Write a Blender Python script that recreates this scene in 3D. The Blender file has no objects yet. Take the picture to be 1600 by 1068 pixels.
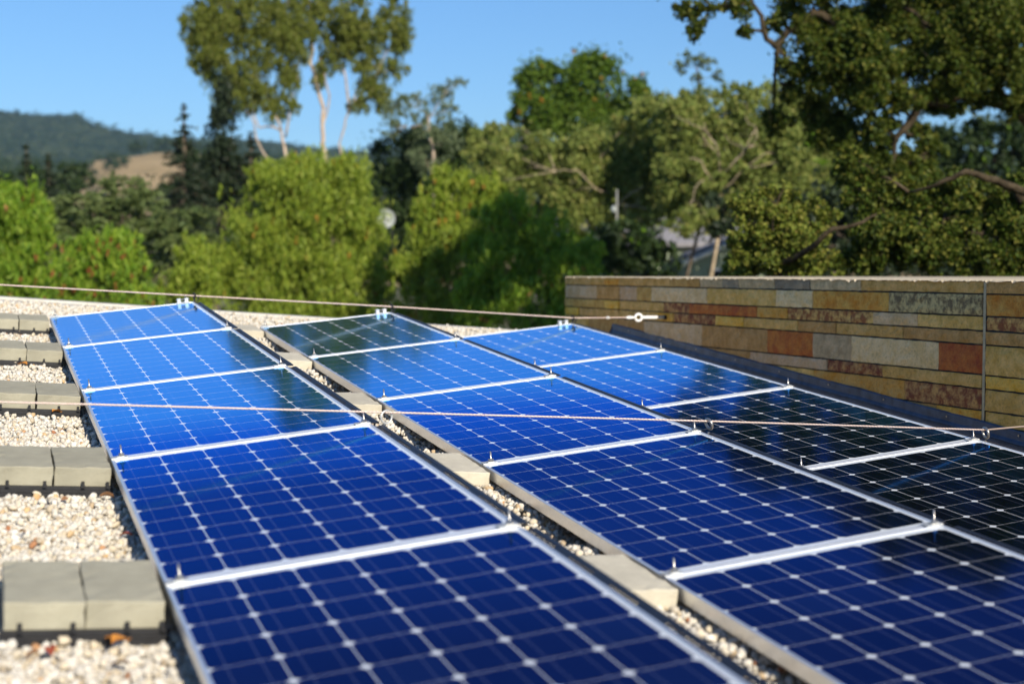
import bpy, math, random
import numpy as np
from mathutils import Matrix, Vector

random.seed(7)
RNG = np.random.default_rng(11)
SC = bpy.context.scene
COL = SC.collection
R = math.radians

# ------------------------------------------------------------------ camera, sky, sun, exposure
HC = 5.0                                   # eye height over the street
FPX = 2282.1                               # focal length in photo pixels (1600 wide)
PITCH = 0.04816
cam = bpy.data.cameras.new("camera")
cam.sensor_width = 36.0
cam.lens = FPX / 1600 * 36.0
cam.clip_start, cam.clip_end = 0.05, 12000
cam.dof.use_dof = True
cam.dof.focus_distance = 6.9
cam.dof.aperture_fstop = 1.85
cam.dof.aperture_blades = 9
camo = bpy.data.objects.new("camera", cam)
COL.objects.link(camo)
camo.location = (0, 0, HC)
camo.rotation_euler = (math.pi / 2 - PITCH, 0, 0)
SC.camera = camo

SUN_EL = R(29)
SUN_AZ = R(152)                            # clockwise from +Y: behind the camera, to its right
world = bpy.data.worlds.new("World")
SC.world = world
world.use_nodes = True
wn = world.node_tree.nodes
sky = wn.new('ShaderNodeTexSky')
sky.sky_type = 'NISHITA'
sky.sun_disc = False
sky.sun_elevation = SUN_EL
sky.sun_rotation = SUN_AZ
sky.altitude = 200
sky.air_density = 1.2
sky.dust_density = 0.0
sky.ozone_density = 10.0
world.node_tree.links.new(sky.outputs[0], wn['Background'].inputs[0])
wn['Background'].inputs[1].default_value = 0.09
sun = bpy.data.lights.new("sun", 'SUN')
sun.energy = 4.6
sun.angle = R(0.53)
sun.color = (1.0, 0.9, 0.74)
suno = bpy.data.objects.new("sun", sun)
COL.objects.link(suno)
sd = Vector((math.sin(SUN_AZ) * math.cos(SUN_EL), math.cos(SUN_AZ) * math.cos(SUN_EL), math.sin(SUN_EL)))
suno.rotation_euler = sd.to_track_quat('Z', 'Y').to_euler()
SC.view_settings.view_transform = 'Standard'
SC.view_settings.look = 'None'
SC.view_settings.exposure = 0.55
SC.view_settings.gamma = 1.0
SC.cycles.max_bounces = 7
SC.cycles.transparent_max_bounces = 8
SC.cycles.sample_clamp_indirect = 6.0

# ------------------------------------------------------------------ frames of reference
def rot(axis, a):
    return np.array(Matrix.Rotation(a, 3, axis))
YAW, ALPHA, TAU = 0.34844, 0.075017, 0.10252
T0 = np.array([-1.30077, 6.27406, -0.575298 + HC])     # centre of the third panel of the first column
OFF = {0: -np.array([1.45193, 0.034, -0.09247]), 1: np.zeros(3), 2: np.array([1.45193, 0.03401, -0.09247]), 3: np.array([2.94262, 0.11038, -0.20172])}
RR = rot('Z', YAW) @ rot('X', ALPHA)
RP = RR @ rot('Y', -TAU)                                # panel axes: u across, v away, n up
CROSS = -0.0665
RC = RR @ rot('Y', -CROSS)                              # roof axes
TILT = TAU - CROSS
WL, WR = -0.484, 0.496                                  # low and high long edges of a panel
LP = 1.6689                                             # panel pitch along the column
HL = WL * math.sin(TILT)                                # low edge over the roof origin
HROOF = HL - 0.112                                      # gravel level

def panel_pt(c, u, v, n=0.0):
    return T0 + RR @ OFF[c] + RP @ np.array([u, v, n])
def roof_pt(u, v, h=0.0):
    return T0 + RC @ np.array([u, v, h])
def ray(px, py):
    k = np.array([(px - 800) / FPX, 1.0, (534 - py) / FPX])
    c, s = math.cos(PITCH), math.sin(PITCH)
    return np.array([k[0], k[1] * c + k[2] * s, -k[1] * s + k[2] * c])
def at(px, py, D):
    """world point D metres ahead along the direction (px, py) of the photo"""
    d = ray(px, py)
    return np.array([0, 0, HC]) + d * (D / d[1])
def m4(R3, loc):
    M = np.eye(4); M[:3, :3] = R3; M[:3, 3] = loc
    return Matrix(M.tolist())

# ------------------------------------------------------------------ materials
def mat(name):
    m = bpy.data.materials.new(name)
    m.use_nodes = True
    nt = m.node_tree
    return m, nt.nodes, nt.links, nt.nodes['Principled BSDF']
def ramp(nodes, stops, interp='LINEAR'):
    r = nodes.new('ShaderNodeValToRGB')
    e = r.color_ramp.elements
    while len(e) < len(stops): e.new(0.5)
    for k, (p, c) in enumerate(stops):
        e[k].position = p; e[k].color = (*c, 1)
    r.color_ramp.interpolation = interp
    return r
def noise_of(n, l, scale, detail=4, vec='Object', rough=0.6):
    tc = n.new('ShaderNodeTexCoord')
    x = n.new('ShaderNodeTexNoise')
    x.inputs['Scale'].default_value = scale
    x.inputs['Detail'].default_value = detail
    x.inputs['Roughness'].default_value = rough
    l.new(tc.outputs[vec], x.inputs['Vector'])
    return x
def bump_to(n, l, p, src, strength, dist):
    b = n.new('ShaderNodeBump')
    b.inputs['Strength'].default_value = strength
    b.inputs['Distance'].default_value = dist
    l.new(src, b.inputs['Height'])
    l.new(b.outputs[0], p.inputs['Normal'])
    return b
def simple(name, col, rough=0.6, metal=0.0, nscale=None, var=0.25, bstr=0.0, bdist=0.002, spec=0.5):
    m, n, l, p = mat(name)
    p.inputs['Base Color'].default_value = (*col, 1)
    p.inputs['Roughness'].default_value = rough
    p.inputs['Metallic'].default_value = metal
    p.inputs['Specular IOR Level'].default_value = spec
    if nscale:
        x = noise_of(n, l, nscale)
        r = ramp(n, [(0.3, tuple(c * (1 - var) for c in col)), (0.7, tuple(min(1, c * (1 + var)) for c in col))])
        l.new(x.outputs[0], r.inputs[0]); l.new(r.outputs[0], p.inputs['Base Color'])
        if bstr: bump_to(n, l, p, x.outputs[0], bstr, bdist)
    return m

def math_n(n, l, op, a, b=None, c=None):
    x = n.new('ShaderNodeMath'); x.operation = op
    for k, v in enumerate((a, b, c)):
        if v is None: continue
        if isinstance(v, (int, float)): x.inputs[k].default_value = v
        else: l.new(v, x.inputs[k])
    return x.outputs[0]

CELL = 0.158
def make_cell_material():
    m, n, l, p = mat("mono_cells_under_glass")
    tc = n.new('ShaderNodeTexCoord'); sp = n.new('ShaderNodeSeparateXYZ')
    l.new(tc.outputs['Object'], sp.inputs[0])
    M = lambda op, a, b=None, c=None: math_n(n, l, op, a, b, c)
    X = M('DIVIDE', sp.outputs[0], CELL); Y = M('DIVIDE', sp.outputs[1], CELL)
    a = M('SUBTRACT', M('FRACT', X), 0.5); b = M('SUBTRACT', M('FRACT', Y), 0.5)
    aa = M('ABSOLUTE', a); bb = M('ABSOLUTE', b)
    inx = M('LESS_THAN', aa, 0.4926); iny = M('LESS_THAN', bb, 0.4958)
    ch = M('LESS_THAN', M('ADD', aa, bb), 0.897)
    fx = M('LESS_THAN', M('ABSOLUTE', X), 3.0); fy = M('LESS_THAN', M('ABSOLUTE', Y), 5.0)
    cell = M('MULTIPLY', M('MULTIPLY', M('MULTIPLY', inx, iny), ch), M('MULTIPLY', fx, fy))
    bus = M('LESS_THAN', M('ABSOLUTE', M('SUBTRACT', aa, 0.24)), 0.0055)
    # per-cell shade
    fl = n.new('ShaderNodeCombineXYZ')
    l.new(M('FLOOR', X), fl.inputs[0]); l.new(M('FLOOR', Y), fl.inputs[1])
    oi = n.new('ShaderNodeObjectInfo'); l.new(M('MULTIPLY', oi.outputs['Random'], 37.0), fl.inputs[2])
    wh = n.new('ShaderNodeTexWhiteNoise'); wh.noise_dimensions = '3D'; l.new(fl.outputs[0], wh.inputs[0])
    cr = ramp(n, [(0.0, (0.0022, 0.0022, 0.0028)), (0.8, (0.003, 0.003, 0.005)), (1.0, (0.004, 0.006, 0.014))])
    l.new(wh.outputs[0], cr.inputs[0])
    def mix(f, A, B):
        x = n.new('ShaderNodeMix'); x.data_type = 'RGBA'
        l.new(f, x.inputs['Factor'])
        for s, v in ((x.inputs[6], A), (x.inputs[7], B)):
            if isinstance(v, tuple): s.default_value = (*v, 1)
            else: l.new(v, s)
        return x.outputs[2]
    c1 = mix(bus, cr.outputs[0], (0.05, 0.06, 0.085))
    c2 = mix(cell, (0.50, 0.53, 0.56), c1)
    dif = n.new('ShaderNodeBsdfDiffuse'); l.new(c2, dif.inputs[0])
    gl = n.new('ShaderNodeBsdfGlossy'); gl.distribution = 'GGX'
    sm = n.new('ShaderNodeTexNoise'); sm.inputs['Scale'].default_value = 5.5; sm.inputs['Detail'].default_value = 7; sm.inputs['Roughness'].default_value = 0.7
    l.new(tc.outputs['Object'], sm.inputs['Vector'])
    l.new(M('MULTIPLY_ADD', sm.outputs[0], 0.09, 0.032), gl.inputs['Roughness'])
    nz = n.new('ShaderNodeTexNoise'); nz.inputs['Scale'].default_value = 420; nz.inputs['Detail'].default_value = 1
    l.new(tc.outputs['Object'], nz.inputs['Vector'])
    bp = n.new('ShaderNodeBump'); bp.inputs['Strength'].default_value = 0.05; bp.inputs['Distance'].default_value = 0.0006
    l.new(nz.outputs[0], bp.inputs['Height']); l.new(bp.outputs[0], gl.inputs['Normal'])
    lw = n.new('ShaderNodeLayerWeight'); lw.inputs['Blend'].default_value = 0.5
    # blue anti-reflection coat: its colour and strength change with the angle of view
    coat = ramp(n, [(0.0, (0.015, 0.02, 0.05)), (0.65, (0.007, 0.05, 0.17)), (0.764, (0.010, 0.10, 0.36)), (0.80, (0.03, 0.25, 0.80)), (0.82, (0.18, 0.56, 1.0)), (0.86, (0.31, 0.63, 1.0)), (0.91, (0.36, 0.54, 0.82)), (1.0, (0.9, 0.95, 1.0))])
    plain = ramp(n, [(0.0, (0.04, 0.04, 0.04)), (0.65, (0.13, 0.13, 0.13)), (0.8, (0.34, 0.35, 0.37)), (0.9, (0.62, 0.63, 0.65)), (1.0, (1, 1, 1))])
    l.new(lw.outputs['Facing'], coat.inputs[0]); l.new(lw.outputs['Facing'], plain.inputs[0])
    l.new(mix(cell, plain.outputs[0], coat.outputs[0]), gl.inputs[0])
    ad = n.new('ShaderNodeAddShader')
    l.new(dif.outputs[0], ad.inputs[0]); l.new(gl.outputs[0], ad.inputs[1])
    l.new(ad.outputs[0], n['Material Output'].inputs['Surface'])
    n.remove(p)
    return m

M_CELL = make_cell_material()
M_ALU = simple("anodised_aluminium", (0.80, 0.81, 0.83), 0.38, 0.75, 60, 0.06)
M_STEEL = simple("stainless_steel", (0.42, 0.40, 0.37), 0.32, 0.9, 80, 0.12)
M_BRACKET = simple("pale_steel", (0.72, 0.71, 0.68), 0.45, 0.5, 80, 0.1)
M_STEELPALE = simple("galvanised_steel", (0.55, 0.55, 0.53), 0.5, 0.6, 60, 0.12)
M_BLACK = simple("black_plastic", (0.018, 0.018, 0.02), 0.5, 0, 40, 0.3, 0.2)
M_DEFL = simple("black_coated_steel", (0.012, 0.013, 0.02), 0.45, 0.0, 30, 0.2)
M_FLASH = simple("dark_painted_metal", (0.04, 0.066, 0.115), 0.5, 0.25, 14, 0.45, 0.25, 0.004)
M_COPE = simple("pale_cap_sun_drips", (0.50, 0.42, 0.29), 0.9, 0, 22, 0.2, 0.5, 0.004)  # pale cap; its cream also paints the sunlit drips of the lip
M_MORTAR = simple("dark_recessed_joint", (0.035, 0.036, 0.034), 0.95, 0, 60, 0.3)
M_SEAL = simple("grey_sealant", (0.46, 0.37, 0.22), 0.8, 0, 30, 0.2)
M_WHITE = simple("white_enamel", (0.8, 0.8, 0.78), 0.4, 0, 10, 0.05)
M_EDGE = simple("pale_edge_metal", (0.55, 0.52, 0.46), 0.5, 0, 12, 0.12)
M_STUCCO = simple("stucco", (0.5, 0.45, 0.36), 0.9, 0, 6, 0.1, 0.3)

def concrete(name, col, speck):
    m, n, l, p = mat(name)
    big = noise_of(n, l, 9, 5); fine = noise_of(n, l, 260, 2)
    r = ramp(n, [(0.3, tuple(c * 0.86 for c in col)), (0.7, tuple(c * 1.08 for c in col))])
    l.new(big.outputs[0], r.inputs[0])
    r2 = ramp(n, [(0.30, (0.45, 0.42, 0.38)), (0.40, (1, 1, 1)), (0.62, (1, 1, 1)), (0.72, (1.15, 1.14, 1.1))])
    l.new(fine.outputs[0], r2.inputs[0])
    mx = n.new('ShaderNodeMix'); mx.data_type = 'RGBA'; mx.blend_type = 'MULTIPLY'; mx.inputs['Factor'].default_value = speck
    l.new(r.outputs[0], mx.inputs[6]); l.new(r2.outputs[0], mx.inputs[7])
    oi = n.new('ShaderNodeObjectInfo'); hsv = n.new('ShaderNodeHueSaturation')
    l.new(math_n(n, l, 'MULTIPLY_ADD', oi.outputs['Random'], 0.16, 0.92), hsv.inputs['Value'])
    l.new(mx.outputs[2], hsv.inputs['Color']); l.new(hsv.outputs[0], p.inputs['Base Color'])
    p.inputs['Roughness'].default_value = 0.95
    p.inputs['Specular IOR Level'].default_value = 0.2
    bump_to(n, l, p, fine.outputs[0], 0.5, 0.002)
    return m
M_PAVER_GREY = concrete("grey_concrete", (0.345, 0.325, 0.245), 0.5)
M_PAVER_CREAM = concrete("cream_concrete", (0.52, 0.48, 0.38), 0.6)

def gravel_mat(name, per_island):
    m, n, l, p = mat(name)
    stops = [(0.0, (0.57, 0.53, 0.45)), (0.3, (0.70, 0.67, 0.60)), (0.6, (0.53, 0.50, 0.44)), (0.86, (0.62, 0.54, 0.40)), (0.945, (0.40, 0.33, 0.24)), (0.985, (0.58, 0.40, 0.20)), (0.997, (0.34, 0.14, 0.07))]
    r = ramp(n, stops)
    if per_island:
        g = n.new('ShaderNodeNewGeometry'); l.new(g.outputs['Random Per Island'], r.inputs[0])
        x = noise_of(n, l, 70, 3)
        mx = n.new('ShaderNodeMix'); mx.data_type = 'RGBA'; mx.blend_type = 'MULTIPLY'; mx.inputs['Factor'].default_value = 0.5
        r2 = ramp(n, [(0.35, (0.72, 0.68, 0.62)), (0.6, (1, 1, 1))]); l.new(x.outputs[0], r2.inputs[0])
        l.new(r.outputs[0], mx.inputs[6]); l.new(r2.outputs[0], mx.inputs[7]); l.new(mx.outputs[2], p.inputs['Base Color'])
        bump_to(n, l, p, x.outputs[0], 0.4, 0.004)
    else:
        tc = n.new('ShaderNodeTexCoord'); v = n.new('ShaderNodeTexVoronoi'); v.inputs['Scale'].default_value = 42
        l.new(tc.outputs['Object'], v.inputs['Vector'])
        sx = n.new('ShaderNodeSeparateColor'); l.new(v.outputs['Color'], sx.inputs[0]); l.new(sx.outputs[0], r.inputs[0])
        l.new(r.outputs[0], p.inputs['Base Color'])
        b = bump_to(n, l, p, v.outputs['Distance'], 1.0, 0.02); b.invert = True
    p.inputs['Roughness'].default_value = 0.85
    p.inputs['Specular IOR Level'].default_value = 0.25
    return m
M_STONES = gravel_mat("pale_pebbles", True)
M_DECK = gravel_mat("pebble_bed", False)

def stone_mat(name, a, b, scale, c=None, contrast=(0.38, 0.62)):
    m, n, l, p = mat(name)
    x = noise_of(n, l, scale, 8, 'Object', 0.7)
    r = ramp(n, [(contrast[0], a), (contrast[1], b)]); l.new(x.outputs[0], r.inputs[0])
    y = noise_of(n, l, scale * 7, 6, 'Object', 0.75)
    r2 = ramp(n, [(0.34, (0.55, 0.5, 0.43)), (0.46, (0.95, 0.95, 0.95)), (0.66, (1.12, 1.1, 1.04))]); l.new(y.outputs[0], r2.inputs[0])
    mx = n.new('ShaderNodeMix'); mx.data_type = 'RGBA'; mx.blend_type = 'MULTIPLY'; mx.inputs['Factor'].default_value = 0.8
    l.new(r.outputs[0], mx.inputs[6]); l.new(r2.outputs[0], mx.inputs[7])
    g = n.new('ShaderNodeNewGeometry'); hsv = n.new('ShaderNodeHueSaturation')
    l.new(math_n(n, l, 'MULTIPLY_ADD', g.outputs['Random Per Island'], 0.4, 0.8), hsv.inputs['Value'])
    l.new(math_n(n, l, 'MULTIPLY_ADD', g.outputs['Random Per Island'], 0.02, 0.49), hsv.inputs['Hue'])
    l.new(mx.outputs[2], hsv.inputs['Color']); l.new(hsv.outputs[0], p.inputs['Base Color'])
    p.inputs['Roughness'].default_value = 0.85
    f = noise_of(n, l, 16, 8, 'Object', 0.72)
    bump_to(n, l, p, f.outputs[0], 1.0, 0.03)
    return m
ST = {
    'T': stone_mat("tan_stone", (0.60, 0.325, 0.065), (0.84, 0.505, 0.165), 9),
    'L': stone_mat("pale_stone", (0.74, 0.47, 0.20), (0.87, 0.63, 0.36), 8),
    'G': stone_mat("grey_stone", (0.46, 0.32, 0.16), (0.70, 0.51, 0.28), 12),
    'D': stone_mat("dark_veined_stone", (0.27, 0.22, 0.14), (0.46, 0.37, 0.23), 10),
    'B': stone_mat("brown_stone", (0.52, 0.26, 0.05), (0.72, 0.45, 0.13), 14),
    'O': stone_mat("ochre_stone", (0.66, 0.24, 0.012), (0.80, 0.46, 0.09), 12),
    'Y': stone_mat("yellow_stone", (0.84, 0.41, 0.03), (0.88, 0.56, 0.14), 9),
    'R': stone_mat("rust_red_stone", (0.46, 0.095, 0.015), (0.66, 0.23, 0.035), 10),
    'M': stone_mat("mottled_stone", (0.18, 0.12, 0.055), (0.66, 0.49, 0.21), 22, None, (0.42, 0.58)),
    'K': stone_mat("mottled_rust_stone", (0.28, 0.08, 0.025), (0.76, 0.44, 0.13), 18, None, (0.44, 0.62)),
}

def leaf_mat(name, cols, trans=0.35, gloss=0.25):
    """leaf colours vary from leaf to leaf"""
    m, n, l, p = mat(name)
    g = n.new('ShaderNodeNewGeometry')
    k = len(cols)
    r = ramp(n, [(i / (k - 1) if k > 1 else 0, c) for i, c in enumerate(cols)])
    l.new(g.outputs['Random Per Island'], r.inputs[0])
    l.new(r.outputs[0], p.inputs['Base Color'])
    p.inputs['Roughness'].default_value = 0.55
    p.inputs['Specular IOR Level'].default_value = gloss
    tr = n.new('ShaderNodeBsdfTranslucent')
    hs = n.new('ShaderNodeHueSaturation'); hs.inputs['Value'].default_value = 1.5; hs.inputs['Saturation'].default_value = 1.1
    l.new(r.outputs[0], hs.inputs['Color']); l.new(hs.outputs[0], tr.inputs[0])
    ms = n.new('ShaderNodeMixShader'); ms.inputs[0].default_value = trans
    l.new(p.outputs[0], ms.inputs[1]); l.new(tr.outputs[0], ms.inputs[2])
    l.new(ms.outputs[0], n['Material Output'].inputs['Surface'])
    return m
LEAF = {
    'pepper': leaf_mat("pepper_leaf", [(0.13, 0.20, 0.02), (0.21, 0.285, 0.028), (0.31, 0.36, 0.05), (0.15, 0.22, 0.025)]),
    'pepper2': leaf_mat("pepper_leaf_green", [(0.10, 0.20, 0.016), (0.17, 0.285, 0.024), (0.27, 0.36, 0.038), (0.12, 0.21, 0.02)]),
    'berry': leaf_mat("pink_berry", [(0.24, 0.06, 0.03), (0.30, 0.12, 0.04), (0.17, 0.05, 0.02)], 0.15),
    'cedar': leaf_mat("cedar_needle", [(0.075, 0.115, 0.035), (0.115, 0.155, 0.048), (0.16, 0.20, 0.065)], 0.25),
    'conifer': leaf_mat("dark_needle", [(0.014, 0.026, 0.012), (0.022, 0.036, 0.016), (0.03, 0.045, 0.02)], 0.1),
    'euca': leaf_mat("eucalyptus_leaf", [(0.12, 0.155, 0.026), (0.20, 0.235, 0.042), (0.095, 0.125, 0.025), (0.29, 0.29, 0.075)], 0.4, 0.15),
    'eucapale': leaf_mat("pale_eucalyptus_leaf", [(0.11, 0.15, 0.07), (0.16, 0.20, 0.10), (0.09, 0.13, 0.06)], 0.3),
    'dark': leaf_mat("dark_leaf", [(0.018, 0.035, 0.010), (0.03, 0.055, 0.014), (0.045, 0.07, 0.02)], 0.2),
    'round': leaf_mat("broad_leaf", [(0.05, 0.10, 0.010), (0.085, 0.15, 0.014), (0.13, 0.19, 0.02), (0.06, 0.115, 0.012)], 0.3, 0.2),
    'orange': leaf_mat("turning_leaf", [(0.30, 0.14, 0.02), (0.38, 0.20, 0.03), (0.22, 0.13, 0.02)], 0.3),
    'olive': leaf_mat("olive_oak_leaf", [(0.15, 0.20, 0.045), (0.24, 0.28, 0.07), (0.115, 0.16, 0.036), (0.33, 0.32, 0.095)], 0.3, 0.15),
    'oak': leaf_mat("live_oak_leaf", [(0.022, 0.042, 0.006), (0.05, 0.08, 0.010), (0.11, 0.13, 0.02), (0.03, 0.054, 0.008), (0.21, 0.20, 0.038)], 0.25, 0.12),
    'oak2': leaf_mat("young_oak_leaf", [(0.06, 0.09, 0.014), (0.12, 0.155, 0.024), (0.21, 0.23, 0.04), (0.16, 0.14, 0.032)], 0.28, 0.12),  # lighter bronze-green foliage of the young oak
    'bright': leaf_mat("bright_leaf", [(0.10, 0.19, 0.012), (0.16, 0.27, 0.018), (0.12, 0.23, 0.015)], 0.35),
}
M_BARK = simple("grey_brown_bark", (0.12, 0.095, 0.07), 0.95, 0, 8, 0.5, 0.6, 0.03, 0.1)
M_BARKPALE = simple("pale_smooth_bark", (0.42, 0.33, 0.25), 0.85, 0, 4, 0.3, 0.3, 0.02, 0.2)
M_BARKOLD = simple("bleached_oak_bark", (0.36, 0.29, 0.20), 0.9, 0, 9, 0.5, 0.6, 0.02, 0.1)
M_BARKOAK = simple("lichen_oak_bark", (0.055, 0.042, 0.026), 0.95, 0, 9, 0.6, 0.8, 0.03, 0.1)

# ------------------------------------------------------------------ mesh helpers
class MB:
    def __init__(s): s.v, s.f, s.m = [], [], []
    def add(s, v, f, mi=0):
        b = len(s.v); s.v += [tuple(map(float, x)) for x in v]
        s.f += [tuple(b + k for k in q) for q in f]; s.m += [mi] * len(f)
    def box(s, c, d, mi=0, R3=None):
        c = np.array(c, float); h = np.array(d, float) / 2
        v = np.array([[x, y, z] for x in (-1, 1) for y in (-1, 1) for z in (-1, 1)]) * h
        if R3 is not None: v = v @ np.array(R3).T
        s.add(v + c, [(0, 1, 3, 2), (4, 6, 7, 5), (0, 4, 5, 1), (2, 3, 7, 6), (0, 2, 6, 4), (1, 5, 7, 3)], mi)
    def tube(s, pts, rad, n=8, mi=0, cap=True):
        P = [np.array(p, float) for p in pts]
        if isinstance(rad, (int, float)): rad = [rad] * len(P)
        ref = np.array([0.13, 0.31, 0.94]); rings = []
        for k, p in enumerate(P):
            t = P[min(k + 1, len(P) - 1)] - P[max(k - 1, 0)]; t = t / (np.linalg.norm(t) + 1e-9)
            a = np.cross(t, ref)
            if np.linalg.norm(a) < 0.15: a = np.cross(t, np.array([1.0, 0, 0]))
            a /= np.linalg.norm(a); b = np.cross(t, a)
            rings.append([p + rad[k] * (math.cos(q) * a + math.sin(q) * b) for q in np.linspace(0, 2 * math.pi, n, endpoint=False)])
        v = [x for r in rings for x in r]; f = []
        for k in range(len(P) - 1):
            for q in range(n):
                f.append((k * n + q, k * n + (q + 1) % n, (k + 1) * n + (q + 1) % n, (k + 1) * n + q))
        if cap: f += [tuple(range(n - 1, -1, -1)), tuple((len(P) - 1) * n + q for q in range(n))]
        s.add(v, f, mi)
    def ring(s, c, axis, rad, r, n=24, k=8, mi=0):
        c = np.array(c, float); ax = np.array(axis, float); ax /= np.linalg.norm(ax)
        a = np.cross(ax, [0.3, 0.2, 0.9]); a /= np.linalg.norm(a); b = np.cross(ax, a); v, f = [], []
        for i in range(n):
            q = 2 * math.pi * i / n; d = math.cos(q) * a + math.sin(q) * b
            for j in range(k):
                w = 2 * math.pi * j / k
                v.append(c + d * (rad + r * math.cos(w)) + ax * r * math.sin(w))
        for i in range(n):
            for j in range(k):
                f.append((i * k + j, ((i + 1) % n) * k + j, ((i + 1) % n) * k + (j + 1) % k, i * k + (j + 1) % k))
        s.add(v, f, mi)
    def mesh(s, name, mats, smooth=False):
        me = bpy.data.meshes.new(name); me.from_pydata(s.v, [], s.f)
        for x in (mats if isinstance(mats, (list, tuple)) else [mats]): me.materials.append(x)
        if any(s.m): me.polygons.foreach_set('material_index', s.m)
        if smooth: me.polygons.foreach_set('use_smooth', [True] * len(s.f))
        me.update()
        return me
def link(name, data, parent=None, M=None):
    o = bpy.data.objects.new(name, data); COL.objects.link(o)
    if parent is not None: o.parent = parent
    if M is not None: o.matrix_basis = M
    return o
def tag(o, label=None, cat=None, group=None, kind=None):
    for k, v in (('label', label), ('category', cat), ('group', group), ('kind', kind)):
        if v: o[k] = v
    return o
def thing(name, label, cat, M=None, group=None):
    return tag(link(name, None, None, M), label, cat, group)
def bevel(o, w, seg=2):
    b = o.modifiers.new("bevel", 'BEVEL'); b.width = w; b.segments = seg; b.limit_method = 'ANGLE'; b.angle_limit = R(30)
    return o

def quads_mesh(name, V, mats, mi=None):
    """mesh of loose quads from an (n,4,3) array"""
    n = len(V); me = bpy.data.meshes.new(name)
    me.vertices.add(n * 4); me.vertices.foreach_set('co', np.ascontiguousarray(V, dtype=np.float32).ravel())
    me.loops.add(n * 4); me.loops.foreach_set('vertex_index', np.arange(n * 4, dtype=np.int32))
    me.polygons.add(n); me.polygons.foreach_set('loop_start', np.arange(0, n * 4, 4, dtype=np.int32))
    try: me.polygons.foreach_set('loop_total', np.full(n, 4, dtype=np.int32))
    except Exception: pass
    for x in mats: me.materials.append(x)
    if mi is not None: me.polygons.foreach_set('material_index', np.asarray(mi, dtype=np.int32))
    me.update(calc_edges=True); me.validate()
    return me

# ------------------------------------------------------------------ ground and hills
g = MB(); S = 6000
g.add([(-S, -S, 0), (S, -S, 0), (S, S, 0), (-S, S, 0)], [(0, 1, 2, 3)])
m_gr, n_, l_, p_ = mat("dry_ground")
x_ = noise_of(n_, l_, 0.15, 6)
r_ = ramp(n_, [(0.35, (0.05, 0.06, 0.02)), (0.65, (0.17, 0.13, 0.06))]); l_.new(x_.outputs[0], r_.inputs[0]); l_.new(r_.outputs[0], p_.inputs['Base Color'])
p_.inputs['Roughness'].default_value = 0.95
tag(link("ground", g.mesh("ground", m_gr)), kind='structure')

def grid_terrain(name, xs, ds, height, material):
    V = np.zeros((len(ds), len(xs), 3))
    for j, D in enumerate(ds):
        base = np.array([at(px, 424, D) for px in xs])
        V[j] = base; V[j, :, 2] = height(xs, D)
    nx = len(xs); f = [(j * nx + i, j * nx + i + 1, (j + 1) * nx + i + 1, (j + 1) * nx + i) for j in range(len(ds) - 1) for i in range(nx - 1)]
    me = bpy.data.meshes.new(name); me.from_pydata(V.reshape(-1, 3).tolist(), [], f); me.materials.append(material)
    me.polygons.foreach_set('use_smooth', [True] * len(f)); me.update()
    return tag(link(name, me), kind='structure')
def lump(n, seed):
    r = np.random.default_rng(seed); return r.random(n)
PROF_X = [-900, -300, 0, 60, 130, 150, 200, 280, 380, 470, 560, 650, 730, 900, 1200, 1700, 2600]
PROF_Y = [140, 146, 158, 164, 168, 180, 192, 203, 204, 214, 226, 215, 200, 215, 230, 225, 230]
FOOT_X = [-900, -300, 0, 60, 110, 150, 200, 240, 290, 340, 450, 600, 1700, 2600]
FOOT_Y = [290, 284, 276, 268, 260, 247, 236, 231, 233, 244, 266, 300, 320, 320]
_rb = np.random.default_rng(3)
def ridge_h(xs, D):
    top = np.interp(xs, PROF_X, PROF_Y)
    full = (424 - top) / FPX * 2300 + HC
    k = np.clip((D - 1250) / (2300 - 1250), 0, 1)
    back = np.clip((D - 2300) / 500, 0, 1)
    h = full * (k ** 0.9) * (1 - 0.5 * back) * (1 + (0.05 * np.sin(xs / 43.0 + D / 130.0) + 0.03 * np.sin(xs / 17.0 - D / 60.0)) * (1 - k) * 2)
    return h * 0.95 + k * (_rb.random(len(xs)) ** 2) * 4.0 - 4
def foot_h(xs, D):
    top = np.interp(xs, FOOT_X, FOOT_Y)
    full = (424 - top) / FPX * 1000 + HC
    k = np.clip((D - 350) / (1000 - 350), 0, 1); k = k * k * (3 - 2 * k)
    back = np.clip((D - 1000) / 250, 0, 1)
    return full * k * (1 - back) - 6 + 1.5 * np.sin(xs / 31.0 + D / 90.0) * k
m_far, n_, l_, p_ = mat("wooded_hillside")
x_ = noise_of(n_, l_, 0.02, 6); r_ = ramp(n_, [(0.35, (0.018, 0.034, 0.016)), (0.65, (0.06, 0.075, 0.03))]); l_.new(x_.outputs[0], r_.inputs[0]); l_.new(r_.outputs[0], p_.inputs['Base Color'])
p_.inputs['Roughness'].default_value = 1.0; p_.inputs['Specular IOR Level'].default_value = 0
m_dry, n_, l_, p_ = mat("dry_grass_slope")
x_ = noise_of(n_, l_, 0.05, 8, 'Object', 0.75); r_ = ramp(n_, [(0.36, (0.15, 0.13, 0.065)), (0.44, (0.32, 0.235, 0.125)), (0.7, (0.41, 0.31, 0.18))]); l_.new(x_.outputs[0], r_.inputs[0]); l_.new(r_.outputs[0], p_.inputs['Base Color'])
p_.inputs['Roughness'].default_value = 1.0; p_.inputs['Specular IOR Level'].default_value = 0
grid_terrain("hills", np.arange(-900, 2600, 7.0), np.linspace(1250, 2800, 70), ridge_h, m_far)
grid_terrain("dry_hillside", np.arange(-900, 2600, 12.0), np.linspace(350, 1250, 60), foot_h, m_dry)

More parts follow.
